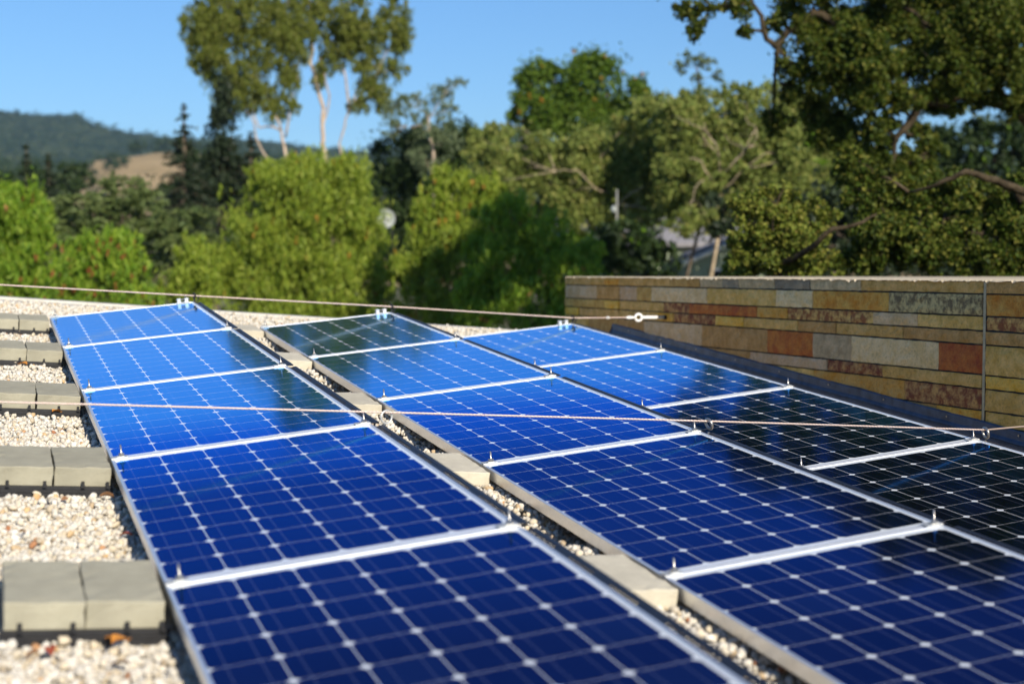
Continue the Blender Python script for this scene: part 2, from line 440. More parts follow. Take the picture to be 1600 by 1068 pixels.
# ------------------------------------------------------------------ foliage
FILL = 2.7
def unit(n, rng):
    v = rng.normal(size=(n, 3)); return v / np.linalg.norm(v, axis=1)[:, None]
def leaves_from(C, L, W, rng, mode='free', axis=None):
    """quads of leaf shape around centres C: length L, width W"""
    n = len(C)
    if mode == 'hang':
        d = rng.normal(size=(n, 3)) * 0.55; d[:, 2] -= 0.9
    elif mode == 'flat':
        d = rng.normal(size=(n, 3)); d[:, 2] *= 0.35; d[:, 2] -= 0.25
    else:
        d = rng.normal(size=(n, 3))
    d /= np.linalg.norm(d, axis=1)[:, None]
    s = np.cross(d, unit(n, rng)); s /= (np.linalg.norm(s, axis=1)[:, None] + 1e-9)
    k = rng.uniform(0.6, 1.3, n)[:, None]
    a = d * (L / 2) * k; b = s * (W / 2) * k
    return np.stack([C - a, C + b - a * 0.1, C + a, C - b - a * 0.1], 1)
def blob_points(c, r, cover, L, W, rng, clump=0.26, flat=1.0, shell=0.55):
    """leaf centres: small clumps spread through an ellipsoid, denser outwards"""
    r = np.array(r, float); area = math.pi * r[0] * r[2]
    n = int(FILL * cover * area / (L * W * 0.5))
    rc = clump * float(np.mean(r)); nc = max(7, int(3.4 / clump ** 2 * 0.55))
    u = unit(nc, rng); rad = shell + (1.0 - shell) * rng.random(nc) ** 0.6
    inner = rng.random(nc) < 0.22; rad[inner] *= rng.random(inner.sum())
    cc = u * rad[:, None] * r
    w = rng.uniform(0.35, 1.25, nc); pick = rng.choice(nc, n, p=w / w.sum())
    size = rc * rng.uniform(0.4, 1.6, nc)
    off = rng.normal(size=(n, 3)) * 0.52; off[:, 2] *= flat
    off *= size[pick][:, None]
    return np.array(c) + cc[pick] + off
def strand_points(c, r, cover, L, W, rng, drop):
    """weeping strands hanging from points on the upper part of an ellipsoid"""
    r = np.array(r, float); area = math.pi * r[0] * r[2]
    n = int(FILL * 1.3 * cover * area / (L * W * 0.5)); per = 16; ns = max(10, n // per)
    # strands gather in tufts so the crown shows light and dark masses
    nt = max(14, ns // 22); u = unit(nt, rng); u[:, 2] = np.where(u[:, 2] < -0.5, -u[:, 2], u[:, 2]) + 0.12
    rad = rng.uniform(0.6, 1.0, nt); tc = u * rad[:, None] * r
    pick = rng.integers(0, nt, ns)
    top = tc[pick] + rng.normal(size=(ns, 3)) * 0.17 * np.mean(r)
    ln = drop * rng.uniform(0.4, 1.3, ns)
    t = rng.random((ns, per))
    sway = rng.normal(size=(ns, 1, 3)) * np.array([0.16, 0.16, 0.0])
    P = top[:, None, :] + sway * t[:, :, None] * ln[:, None, None]
    P[:, :, 2] -= t * ln[:, None]
    P += rng.normal(size=P.shape) * W * 0.6
    return np.array(c) + P.reshape(-1, 3)

def curve_pts(a, b, k=6, bow=0.12, rng=None, up=0.0):
    a = np.array(a, float); b = np.array(b, float); d = np.linalg.norm(b - a)
    off = (rng.normal(size=3) if rng is not None else np.zeros(3)) * bow * d
    t = np.linspace(0, 1, k)[:, None]
    P = a + (b - a) * t + off * np.sin(t * math.pi) + np.array([0, 0, 1.0]) * up * d * np.sin(t * math.pi)
    if rng is not None: P[1:-1] += rng.normal(size=(k - 2, 3)) * 0.02 * d
    return P
TREE_GROUP = "trees and shrubs beyond the roof"
def tree(name, label, D, blobs, leaf, L, W, cover=1.3, mode='free', style='clump', bark=None, trunk=None, limbs=(), accent=None,
         clump=0.26, flat=1.0, drop=1.0, shell=0.55, trunk_r=None, seed=0, depth=0.85, group=TREE_GROUP, cat='tree', spread=0.0, auto_limbs=True, r_sat=True):
    """blobs: (px, py, rx, ry[, dD]) in photo pixels at distance D; trunk and limbs: lists of (px, py[, dD])"""
    rng = np.random.default_rng(1000 + seed)
    bark = bark or M_BARK; k = D / FPX
    B = []
    for b in blobs:
        dd = b[4] if len(b) > 4 else rng.normal() * spread * D / FPX
        B.append((at(b[0], b[1], D + dd), np.array([b[2] * k, depth * 0.5 * (b[2] + b[3]) * k, b[3] * k])))
    if r_sat:
        for c, r in list(B):
            for q in range(2):
                u_ = unit(1, rng)[0]; u_[2] = abs(u_[2]) * 0.8 - 0.1
                B.append((c + u_ * r * 0.95, r * rng.uniform(0.22, 0.42)))
    parts = []
    for c, r in B:
        if style == 'clump': parts.append(blob_points(c, r, cover, L, W, rng, clump, flat, shell))
        else:
            parts.append(blob_points(c, r, cover * 0.95, L, W, rng, 0.24, 1.25, 0.55))
            parts.append(strand_points(c, r, cover * 0.12, L, W, rng, drop * 0.6))
    P = np.concatenate(parts); P = P[P[:, 2] > 0.05]
    Q = leaves_from(P, L, W, rng, mode)
    cx = float(np.mean([c[0] for c, r in B])); cy = float(np.mean([c[1] for c, r in B]))
    tp = [at(q[0], q[1], D + (q[2] if len(q) > 2 else 0)) for q in trunk] if trunk else [np.array([cx, cy, min(c[2] for c, r in B)])]
    foot = np.array([tp[0][0] + (0.0 if not trunk else 0.03 * (tp[0][0] - tp[-1][0])), tp[0][1], 0.0])
    t = thing(name, label, cat, Matrix.Translation(foot.tolist()), group)
    mats = [LEAF[leaf]]; mi = None
    if accent:
        al, share = accent
        sel = rng.random(len(Q)) < 1.0
        # accent clusters gather in a few spots
        nsp = max(6, int(len(Q) * share / 7)); spots = P[rng.integers(0, len(P), nsp)]
        A = np.repeat(spots, 7, 0); A = A + rng.normal(size=A.shape) * np.array([0.035, 0.035, 0.085]) * np.mean([r.mean() for c, r in B])
        A = A + np.array([0, -0.06, 0.0]) * L / 0.2; QA = leaves_from(A, L * 0.8, W, rng, mode)
        link("crown", quads_mesh("crown", Q - foot, mats), t)
        nm = "berry_clusters" if al == 'berry' else "turning_leaves"
        tag(link(nm, quads_mesh(nm, QA - foot, [LEAF[al]]), t), kind='stuff')
    else:
        link("crown", quads_mesh("crown", Q - foot, mats), t)
    mb = MB(); H = max(c[2] + r[2] for c, r in B)
    r0 = trunk_r or max(0.06, 0.018 * H)
    path = [foot] + [p for p in tp if p[2] > 0.2]
    if len(path) < 2: path.append(foot + np.array([0, 0, max(0.5, H * 0.4)]))
    fine = [path[0]]
    for a, b in zip(path[:-1], path[1:]):
        fine += list(curve_pts(a, b, 5, 0.03, rng))[1:]
    rr = np.linspace(r0, r0 * (0.45 if trunk and len(trunk) > 2 else 0.7), len(fine))
    mb.tube([p - foot for p in fine], list(rr), 9)
    nodes = list(fine[len(fine) // 3:])
    for lm in limbs:
        pts = [at(q[0], q[1], D + (q[2] if len(q) > 2 else 0)) for q in lm]
        f2 = [pts[0]]
        for a, b in zip(pts[:-1], pts[1:]): f2 += list(curve_pts(a, b, 5, 0.06, rng))[1:]
        nodes += f2[2:]
        mb.tube([p - foot for p in f2], list(np.linspace(r0 * 0.45, r0 * 0.13, len(f2))), 7)
    if auto_limbs:
        joint = fine[-1]
        for c, r in B[:len(blobs)]:
            j = min(nodes, key=lambda p: np.linalg.norm(p - (c - np.array([0, 0, 0.4 * r[2]]))))
            pp = curve_pts(j, c + rng.normal(size=3) * r * 0.2, 6, 0.10, rng, 0.05)
            mb.tube([p - foot for p in pp], list(np.linspace(r0 * 0.20, r0 * 0.05, 6)), 6)
            for q in range(3):
                e = c + unit(1, rng)[0] * r * 0.7
                pp2 = curve_pts(pp[3], e, 5, 0.12, rng)
                mb.tube([p - foot for p in pp2], list(np.linspace(r0 * 0.08, r0 * 0.02, 5)), 5)
    link("trunk", mb.mesh("trunk", bark, True), t)
    return t
def conifer(name, label, D, px, top, bottom, width, leaf, L, W, tiers=16, cover=1.2, seed=0, droop=0.25, group=TREE_GROUP):
    rng = np.random.default_rng(2000 + seed); k = D / FPX
    apex = at(px, top, D); h = (bottom - top) * k; foot = np.array([apex[0], apex[1], 0.0])
    t = thing(name, label, 'tree', Matrix.Translation(foot.tolist()), group)
    mb = MB(); mb.tube([(0, 0, 0), (0, 0, apex[2] * 0.6), (0, 0, apex[2])], [0.02 * apex[2] + 0.05, 0.014 * apex[2] + 0.03, 0.012], 8)
    C = []; wr = width * k / 2
    for i in range(tiers * 2):
        f = min(1.0, (i + 0.6 + rng.normal() * 0.5) / (tiers * 2)) if i else 0.02; f = max(f, 0.01); z = apex[2] - h * f; nb = 4 + int(5 * f)
        for b in range(nb):
            a = rng.uniform(0, 2 * math.pi); ln = wr * (f ** 0.95) * rng.uniform(0.35, 1.25) + 0.04
            e = np.array([math.cos(a) * ln, math.sin(a) * ln, z - droop * ln + 0.12 * ln])
            mb.tube([(0, 0, z), tuple(np.array([e[0] * .5, e[1] * .5, z - droop * ln * 0.3])), tuple(e)], [0.02, 0.014, 0.004], 4, cap=False)
            n = max(8, int(cover * 9 * ln / L))
            tt = rng.random(n) ** 0.7
            q = np.stack([e[0] * tt, e[1] * tt, z + (e[2] - z) * tt ** 1.4], 1)
            q += rng.normal(size=(n, 3)) * np.array([0.10, 0.10, 0.07]) * ln
            C.append(q)
    C = np.concatenate(C)
    link("crown", quads_mesh("crown", leaves_from(C, L, W, rng, 'flat'), [LEAF[leaf]]), t)
    link("trunk", mb.mesh("trunk", M_BARK, True), t)
    return t

# left flank
tree("pepper_tree", "bright yellow-green pepper tree under the wooded ridge, beside the dry hillside", 34,
     [(30, 335, 55, 50), (-30, 350, 70, 70), (20, 395, 70, 55), (65, 425, 45, 45), (0, 450, 90, 45), (55, 350, 30, 35), (-20, 500, 100, 40), (60, 490, 50, 40)], 'pepper2', 0.19, 0.042, 2.0, 'hang', 'strand', drop=0.75, seed=1, accent=('berry', 0.015))
tree("pepper_tree", "pepper tree speckled all over with pink berry clusters below the dry hillside", 30,
     [(160, 395, 55, 40), (140, 430, 65, 45), (200, 435, 40, 40), (115, 450, 45, 35), (185, 385, 30, 25), (150, 490, 90, 36), (230, 480, 40, 30)], 'pepper2', 0.19, 0.042, 1.8, 'hang', 'strand', drop=0.7, seed=2, accent=('berry', 0.07))
tree("cedar_tree", "wide grey-green cedar with layered drooping boughs behind the berry-laden pepper tree", 44,
     [(200, 315, 70, 22), (140, 320, 60, 20), (260, 345, 90, 24), (300, 385, 80, 25), (215, 370, 85, 28), (265, 425, 90, 30), (170, 345, 60, 22), (235, 455, 110, 28), (120, 360, 60, 30), (190, 290, 40, 16)],
     'cedar', 0.22, 0.07, 1.7, 'flat', flat=0.45, clump=0.22, seed=3)
conifer("fir_tree", "slim dark fir with the tallest tip before the wooded ridge, above the bright pepper tree", 62, 41, 226, 360, 62, 'conifer', 0.26, 0.06, seed=4)
conifer("fir_tree", "slim dark fir with a lower tip, second of the pair under the wooded ridge", 60, 76, 240, 360, 56, 'conifer', 0.26, 0.06, seed=5)
conifer("fir_tree", "short olive fir tip standing against the tan dry hillside", 58, 176, 268, 350, 40, 'cedar', 0.24, 0.06, seed=6)
conifer("fir_tree", "ragged black-green fir with bare needle-like tip beside the tan dry slope", 54, 287, 160, 380, 134, 'conifer', 0.24, 0.06, 18, seed=7, droop=0.35)
tree("cypress_tree", "dense black-green cypress column beneath the tall eucalyptus", 57,
     [(350, 200, 20, 60), (352, 255, 34, 45), (345, 300, 45, 40), (385, 285, 34, 36), (318, 290, 30, 36), (352, 160, 13, 40), (300, 320, 45, 30), (395, 310, 35, 30)], 'conifer', 0.22, 0.08, 2.0, clump=0.3, seed=8)
conifer("fir_tree", "small dark fir leaning its boughs against the pale eucalyptus trunk", 56, 392, 205, 340, 90, 'conifer', 0.24, 0.06, 14, seed=9)
# eucalyptus
tree("eucalyptus_tree", "tall eucalyptus with dense olive crown and forked bare trunk, over the cypress column", 60,
     [(318, 45, 34, 48), (345, 95, 38, 48), (318, 105, 24, 26), (360, 25, 40, 45), (405, 45, 48, 55), (445, 85, 36, 50), (440, 25, 42, 45), (395, 115, 34, 38), (420, 150, 26, 24), (380, 160, 28, 24), (350, 150, 22, 24),
      (385, -55, 60, 60), (455, -70, 55, 60), (340, -30, 40, 45), (410, -150, 60, 50), (455, 130, 18, 26), (470, 60, 24, 40), (430, 175, 22, 20), (365, 130, 26, 30), (330, 75, 30, 30), (300, 60, 18, 26), (455, 165, 14, 16)],
     'euca', 0.20, 0.05, 1.7, 'hang', bark=M_BARKPALE, clump=0.2, flat=1.35, shell=0.35, seed=10, trunk=[(450, 300), (446, 240), (440, 205)], trunk_r=0.11,
     limbs=[[(440, 205), (425, 165), (395, 110), (370, 40)], [(446, 215), (452, 165), (468, 90), (450, 10)], [(440, 205), (405, 200), (380, 150), (355, 100)], [(430, 265), (400, 215), (382, 170), (365, 120)]])
tree("eucalyptus_tree", "open-crowned eucalyptus with two white forking trunks rising from the weeping pepper tree", 61,
     [(545, 25, 44, 40), (595, 55, 38, 40), (575, 105, 30, 28), (618, 28, 26, 36), (515, 60, 24, 30), (500, 120, 16, 24), (590, 145, 22, 24), (560, 165, 18, 18), (625, 75, 18, 20), (545, 75, 26, 26),
      (550, -45, 60, 42), (610, -30, 40, 36), (500, -30, 36, 40), (520, 95, 22, 26), (615, 110, 22, 22), (600, 165, 16, 18), (575, 140, 24, 20), (500, 20, 28, 34), (635, 50, 14, 26), (560, 60, 36, 36), (480, -20, 34, 44), (485, -70, 36, 40)],
     'euca', 0.20, 0.05, 1.5, 'hang', bark=M_BARKPALE, clump=0.2, flat=1.35, shell=0.35, seed=11, trunk=[(512, 330), (508, 250), (504, 200), (494, 130), (486, 60), (482, -40)], trunk_r=0.12,
     limbs=[[(525, 330), (530, 225), (545, 175), (572, 110), (600, 50)], [(545, 175), (540, 120), (535, 60), (548, 0)], [(504, 200), (515, 150), (500, 90)], [(552, 160), (585, 130), (610, 70)]])
# centre
tree("pepper_tree", "largest weeping pepper tree, a rounded yellow-green dome around the white eucalyptus trunks", 40,
     [(475, 285, 75, 48), (535, 285, 48, 45), (420, 340, 70, 52), (500, 355, 85, 60), (395, 410, 70, 52), (560, 365, 42, 62), (470, 425, 105, 48), (350, 420, 40, 40), (550, 430, 60, 40), (430, 280, 40, 35), (480, 460, 120, 34), (440, 510, 130, 40), (560, 500, 80, 40)],
     'pepper', 0.19, 0.042, 2.1, 'hang', 'strand', drop=0.8, seed=12, accent=('orange', 0.012))
tree("pepper_tree", "little pepper shrub between the cedar and the largest weeping pepper tree", 33, [(300, 400, 28, 34), (310, 440, 40, 34), (285, 455, 40, 28), (300, 500, 70, 36)], 'pepper', 0.19, 0.042, 1.7, 'hang', 'strand', drop=0.5, seed=13)
tree("evergreen_tree", "dark green rounded evergreen behind the pale satellite dish", 58,
     [(640, 235, 60, 45), (705, 230, 50, 42), (605, 295, 45, 48), (680, 290, 62, 48), (625, 340, 50, 40), (740, 265, 36, 45)], 'dark', 0.24, 0.10, 1.8, clump=0.3, seed=14)
tree("eucalyptus_tree", "thin wispy grey-green young eucalyptus poking above the dark evergreen", 56,
     [(625, 165, 24, 22), (650, 155, 22, 14), (690, 150, 24, 16), (715, 130, 18, 9), (668, 195, 34, 26), (610, 195, 16, 22), (700, 170, 16, 10), (690, 225, 30, 25), (660, 250, 25, 25)],
     'eucapale', 0.20, 0.05, 0.75, 'hang', bark=M_BARKPALE, seed=15, trunk=[(678, 300), (676, 230), (670, 185)], trunk_r=0.09)
tree("pepper_tree", "sunlit pepper tree with orange-tinged top, next to the satellite dish", 37,
     [(700, 300, 52, 36), (685, 345, 50, 40), (670, 400, 46, 50), (720, 385, 52, 45), (690, 450, 70, 40), (640, 430, 36, 42), (755, 300, 34, 26), (680, 505, 100, 40)], 'pepper', 0.19, 0.042, 1.9, 'hang', 'strand', drop=0.7, seed=16, accent=('orange', 0.035))
tree("pepper_tree", "deep green pepper tree in partial shade, close by the end of the stone wall", 35,
     [(790, 345, 50, 42), (850, 365, 52, 40), (775, 410, 52, 50), (870, 420, 60, 45), (800, 460, 80, 40), (900, 400, 34, 36), (760, 460, 55, 38), (915, 455, 50, 40), (800, 515, 110, 44), (900, 505, 70, 44)], 'pepper2', 0.19, 0.042, 1.8, 'hang', 'strand', drop=0.7, seed=17, accent=('berry', 0.012))
tree("evergreen_tree", "long dark evergreen crown closing the view behind the bleached-branch oak", 66,
     [(1040, 230, 50, 44), (1110, 225, 56, 46), (1180, 220, 56, 50), (1250, 215, 50, 50), (1320, 230, 50, 60), (1060, 300, 70, 50), (1160, 300, 80, 50), (1260, 300, 80, 50), (1350, 310, 60, 50), (1230, 175, 34, 30)], 'dark', 0.26, 0.12, 1.7, clump=0.3, seed=40)
tree("evergreen_tree", "dim evergreen glimpsed between the round maple and the spindly sapling", 72,
     [(1035, 195, 40, 30), (1010, 235, 50, 40), (760, 230, 40, 34), (800, 270, 50, 40), (1060, 190, 40, 26)], 'round', 0.28, 0.14, 1.7, clump=0.3, seed=41)
tree("oak_tree", "dusky oak clump at the foot of the tan slope, behind the slim firs", 150,
     [(70, 278, 40, 20), (112, 268, 28, 18), (30, 282, 40, 20), (134, 284, 20, 14), (95, 296, 50, 18), (-10, 286, 40, 22)], 'dark', 0.5, 0.3, 1.6, clump=0.3, seed=42)
tree("oak_tree", "dusky bush spreading beside the ragged fir at the slope's edge", 120,
     [(298, 240, 26, 14), (318, 262, 30, 20), (275, 300, 30, 18), (255, 312, 26, 12)], 'dark', 0.45, 0.25, 1.6, clump=0.3, seed=43)
tree("maple_tree", "round-headed deep green maple with orange tips, tallest crown in the middle", 76,
     [(845, 150, 48, 46), (920, 128, 52, 42), (985, 150, 36, 34), (818, 185, 36, 42), (895, 190, 68, 46), (965, 195, 50, 38), (930, 100, 32, 18), (850, 112, 26, 18)], 'round', 0.26, 0.13, 3.0, clump=0.34, seed=18, accent=('orange', 0.03))
tree("oak_tree", "olive-grey spreading oak with pale crooked limbs, below the round maple", 48,
     [(815, 245, 52, 38), (880, 250, 62, 42), (950, 245, 60, 50), (1005, 200, 46, 45), (900, 310, 66, 38), (975, 300, 58, 42), (1010, 260, 44, 50), (780, 270, 36, 34), (850, 300, 46, 28), (930, 345, 50, 28), (760, 235, 34, 34), (770, 215, 30, 24, 1), (1020, 175, 30, 30, 1), (845, 270, 70, 40, 1.5), (930, 275, 80, 60, 2), (990, 230, 60, 60, 2), (1020, 310, 50, 50, 1.5), (900, 345, 70, 30, 1), (985, 345, 50, 22, -1)],
     'olive', 0.15, 0.08, 1.7, clump=0.26, bark=M_BARKOLD, seed=19, trunk=[(960, 400), (962, 330), (950, 300)], trunk_r=0.08,
     limbs=[[(955, 330, -.6), (985, 302, -1.2), (1008, 291, -1.4)], [(950, 300, -.3), (905, 268, -1.2), (868, 268, -1.3)], [(950, 300), (938, 245, -.3)], [(958, 320, -.6), (985, 322, -1.4), (1012, 330, -1.5)]])
tree("oak_tree", "olive oak with bleached bare branches in its crown, behind the low house", 45,
     [(1080, 215, 55, 50), (1150, 215, 52, 46), (1100, 285, 62, 42), (1175, 270, 52, 46), (1055, 180, 40, 30), (1205, 225, 40, 40), (1060, 270, 44, 50), (1165, 320, 46, 26), (1230, 250, 40, 50), (1175, 150, 22, 20), (1130, 170, 34, 22), (1100, 250, 70, 70, 2), (1180, 230, 70, 60, 2), (1240, 300, 60, 60, 2), (1130, 320, 80, 40, 1.5), (1060, 325, 50, 36, 1), (1110, 345, 50, 20, -1.5), (1075, 345, 34, 22, -2), (1230, 200, 36, 36, 1), (1290, 270, 50, 50, 2), (1030, 185, 40, 34, 1), (1100, 172, 50, 32, 1), (1150, 158, 36, 32, 1), (1205, 158, 34, 34, 1), (1060, 160, 26, 22, 1), (1240, 165, 30, 40, 1.5)],
     'olive', 0.15, 0.08, 1.6, clump=0.26, bark=M_BARKOLD, seed=20, trunk=[(1120, 380), (1122, 320), (1125, 270)], trunk_r=0.08,
     limbs=[[(1125, 270, -.5), (1118, 225, -1.2), (1100, 192, -1.4)], [(1125, 270, -.3), (1165, 232, -.8), (1183, 214, -1.3), (1180, 197, -1.3)], [(1122, 300, -.5), (1096, 252, -1), (1078, 247, -1.3)], [(1122, 300, -.3), (1165, 262, -.8)]])
tree("eucalyptus_tree", "spindly sapling with a few leaf tufts sticking up over the bleached-branch oak", 47,
     [(1083, 92, 26, 10), (1065, 105, 14, 12), (1122, 118, 12, 10), (1105, 100, 14, 10), (1090, 125, 12, 12), (1100, 150, 22, 14)], 'eucapale', 0.15, 0.06, 0.9, seed=21, trunk=[(1095, 220), (1092, 150), (1088, 105)], trunk_r=0.06)
tree("leafy_shrub", "dark glossy shrub with one yellow-green patch, in front of the house gable", 39,
     [(1000, 385, 46, 32), (985, 415, 44, 30), (1035, 402, 36, 36), (960, 415, 34, 36), (945, 380, 28, 28), (975, 360, 24, 18)], 'dark', 0.20, 0.10, 2.0, clump=0.3, seed=22, accent=('bright', 0.03), cat='shrub')
tree("leafy_tree", "fresh green leafy tree glimpsed through the gap under the great oak", 62, [(1285, 245, 44, 46), (1300, 290, 40, 30), (1265, 280, 36, 36), (1330, 300, 40, 40)], 'bright', 0.26, 0.12, 1.8, clump=0.3, seed=23)
tree("evergreen_tree", "broad dark evergreen low behind the great oak, showing against blue sky", 56,
     [(1500, 235, 46, 34), (1550, 225, 40, 40), (1590, 235, 36, 42), (1460, 260, 40, 34), (1530, 275, 70, 34), (1575, 195, 16, 24), (1640, 240, 50, 50), (1525, 205, 30, 24), (1470, 222, 40, 26), (1600, 205, 24, 24)], 'dark', 0.24, 0.11, 1.7, clump=0.26, seed=24, accent=('bright', 0.05))
tree("evergreen_tree", "shadowy evergreen filling the space behind the young oak", 40,
     [(1200, 340, 60, 50), (1290, 340, 60, 55), (1380, 330, 70, 60), (1480, 330, 70, 60), (1570, 340, 70, 60), (1250, 400, 90, 45), (1400, 410, 90, 45), (1540, 410, 90, 45), (1650, 380, 80, 80), (1130, 330, 30, 40)], 'conifer', 0.22, 0.12, 1.5, clump=0.3, seed=25)
# big oaks close to the building
OAK_BLOBS = [(1085, 18, 34, 20, 0), (1090, 48, 18, 18, 0), (1150, 15, 30, 18, 0), (1165, 50, 16, 14, 0), (1150, 8, 20, 16, 0),
    (1260, 45, 52, 42, .2), (1320, 75, 56, 50, -.4), (1290, 125, 46, 38, 0), (1345, 145, 42, 40, -.4), (1400, 95, 60, 56, .2), (1380, 35, 70, 45, .4), (1250, 105, 34, 26, 0),
    (1455, 60, 52, 46, 0), (1500, 25, 66, 40, .3), (1560, 60, 56, 60, 0), (1590, 20, 60, 46, .3), (1240, 150, 30, 22, .2), (1215, 190, 30, 24, .6), (1275, 175, 40, 32, .4), (1420, 160, 44, 32, -.3),
    (1380, 200, 34, 32, -.2), (1325, 215, 44, 36, .2), (1495, 125, 46, 34, -.3), (1545, 120, 36, 26, 0), (1405, 255, 30, 42, 0), (1440, 210, 22, 22, 0),
    (1270, -10, 70, 40, 0), (1390, -50, 90, 60, 0), (1520, -50, 90, 60, 0), (1180, -60, 70, 45, .4), (1260, -110, 90, 60, .4), (1120, -130, 60, 50, .5), (1380, -160, 110, 70, .3), (1520, -170, 110, 80, .3),
    (1200, -200, 90, 60, .5), (1330, -270, 110, 70, .4), (1480, -300, 120, 80, .4), (1600, -290, 110, 90, .4), (1640, -140, 90, 90, .2), (1650, 30, 70, 80, .2), (1440, -390, 110, 60, .4), (1580, -410, 110, 70, .4), (1640, 130, 40, 60, .2), (1430, 20, 90, 70, .5), (1540, 90, 70, 60, .5), (1330, 60, 80, 70, .5), (1480, 90, 60, 50, -.5), (1560, 30, 70, 60, -.5), (1590, 110, 40, 40, -.3), (1360, 110, 60, 50, -.6), (1465, 150, 40, 30, .3), (1350, 250, 46, 40, .2), (1300, 205, 40, 34, .4), (1430, 270, 40, 46, .3), (1385, 300, 50, 40, .4), (1475, 172, 34, 18, .2), (1535, 158, 44, 18, .2), (1590, 165, 30, 26, .3), (1450, 235, 30, 30, .3), (1045, -45, 50, 36, .5), (1065, -105, 56, 46, .5), (1160, -180, 60, 50, .4), (1130, -60, 50, 40, .2)]
tree("oak_tree", "great dark live oak with arching limbs, overhanging from behind the stone wall", 25.0, OAK_BLOBS, 'oak', 0.08, 0.046, 3.2, clump=0.24, shell=0.12, bark=M_BARKOAK, seed=30,
     trunk=[(1660, 430, .6), (1640, 300, .6), (1615, 200, .6), (1590, 150, .6)], trunk_r=0.19,
     limbs=[[(1600, 170, .6), (1540, 115, .3), (1480, 70, 0), (1430, 20, 0)], [(1615, 200, .6), (1500, 150, .2), (1440, 160, -.2), (1390, 130, -.3), (1340, 95, -.2)], [(1390, 130, -.2), (1330, 60, 0), (1270, 20, 0), (1235, 45, 0), (1215, 72, 0), (1198, 62, 0), (1190, 25, 0), (1175, 5, 0), (1110, 10, 0)],
            [(1590, 150, .6), (1570, 40, .5), (1500, -120, .3), (1420, -260, .3)], [(1500, -120, .3), (1350, -160, .3), (1220, -150, .4), (1140, -120, .5)], [(1440, 160, -.3), (1400, 215, -.3), (1395, 270, -.1)], [(1590, 150, .6), (1620, 0, .4), (1600, -250, .4)]])
tree("oak_tree", "young oak with bronze-green leaves just over the wall coping, before the shadowy evergreen", 15.5,
     [(1170, 330, 36, 34, 0), (1215, 345, 44, 36, 0), (1185, 375, 50, 32, 0), (1240, 380, 52, 34, -.2), (1280, 340, 36, 32, .2), (1210, 410, 66, 30, 0), (1160, 400, 36, 34, .2), (1270, 415, 50, 30, 0), (1220, 305, 34, 20, .1), (1150, 415, 22, 28, .1)],
     'oak2', 0.055, 0.034, 2.6, clump=0.22, shell=0.4, bark=M_BARKOAK, seed=31, trunk=[(1215, 470), (1215, 410)], trunk_r=0.08, limbs=[[(1215, 410, -.2), (1290, 365, -.8), (1345, 348, -.9), (1370, 335, -.9)]])
tree("oak_tree", "low dark oak with a thick lichen-grey limb, between the great oak and the coping", 16.5,
     [(1350, 310, 40, 36, 0), (1400, 320, 46, 36, 0), (1370, 360, 52, 34, -.2), (1430, 370, 52, 36, -.2), (1380, 400, 66, 28, 0), (1460, 400, 56, 32, 0), (1530, 385, 56, 40, 0), (1590, 370, 50, 50, 0), (1480, 335, 42, 32, .3), (1560, 420, 70, 24, 0), (1340, 410, 46, 26, 0), (1640, 390, 60, 50, 0), (1545, 330, 40, 26, .4), (1330, 260, 30, 36, .3), (1360, 280, 24, 28, 0), (1480, 300, 50, 36, .2), (1560, 300, 50, 36, .4), (1500, 350, 60, 40, .2), (1600, 320, 50, 40, .2), (1440, 310, 40, 36, .3)],
     'oak', 0.06, 0.036, 3.0, clump=0.24, shell=0.25, bark=M_BARKOAK, seed=32, trunk=[(1640, 470), (1610, 330), (1590, 300)], trunk_r=0.11,
     limbs=[[(1600, 300, -.2), (1545, 280, -.5), (1510, 268, -.6), (1470, 285, -.5), (1420, 300, -.2)], [(1590, 350, 0), (1500, 360, 0), (1400, 370, 0)]])

# far-off wood that closes the view under the crowns, and tree clumps on the hillside
rng = np.random.default_rng(77)
pts = []
for px in np.arange(-500, 2100, 26):
    D = 92 + rng.uniform(-12, 14); top = rng.uniform(285, 325)
    c = at(px, (top + 440) / 2, D); r = np.array([28 * D / FPX, 2.0, (440 - top) / 2 * D / FPX])
    pts.append(blob_points(c, r, 1.6, 0.42, 0.2, rng, 0.3))
P = np.concatenate(pts); P = P[P[:, 2] > 0.1]
tag(link("woods", quads_mesh("woods", leaves_from(P, 0.42, 0.2, rng), [LEAF['dark']])), "dark far-off wood closing the view between the nearer trees", "wood", kind='stuff')
pts = []
for (px, py, rx, ry, D) in [(180, 252, 19, 12, 930), (172, 262, 12, 9, 915), (192, 258, 10, 9, 915), (128, 262, 22, 13, 900), (108, 266, 26, 16, 880), (140, 272, 14, 9, 880), (118, 282, 34, 12, 860), (80, 280, 50, 20, 860), (20, 290, 60, 24, 860), (60, 272, 60, 22, 860), (-30, 280, 80, 28, 860), (232, 230, 34, 8, 1000), (262, 224, 26, 9, 1010), (210, 232, 10, 6, 1000), (218, 305, 24, 8, 700), (150, 272, 5, 4, 880),
        (90, 292, 46, 16, 800), (30, 298, 60, 18, 780), (-60, 300, 90, 20, 760), (128, 284, 10, 6, 850), (185, 312, 40, 8, 640), (120, 306, 46, 10, 680), (300, 226, 20, 9, 1000), (420, 258, 60, 18, 900), (340, 240, 50, 14, 980), (500, 280, 60, 20, 900), (560, 290, 60, 26, 880), (152, 247, 8, 6, 960)]:
    for D in np.arange(420, 1000, 8.0):            # first point of the slope seen at this height
        if 424 - (float(foot_h(np.array([px], float), D)[0]) - HC) * FPX / D <= py + ry * 0.6: break
    k = D / FPX; pts.append(blob_points(at(px, py, D), np.array([rx * k, rx * k * 0.7, ry * k]), 1.3, 1.6, 1.0, rng, 0.3))
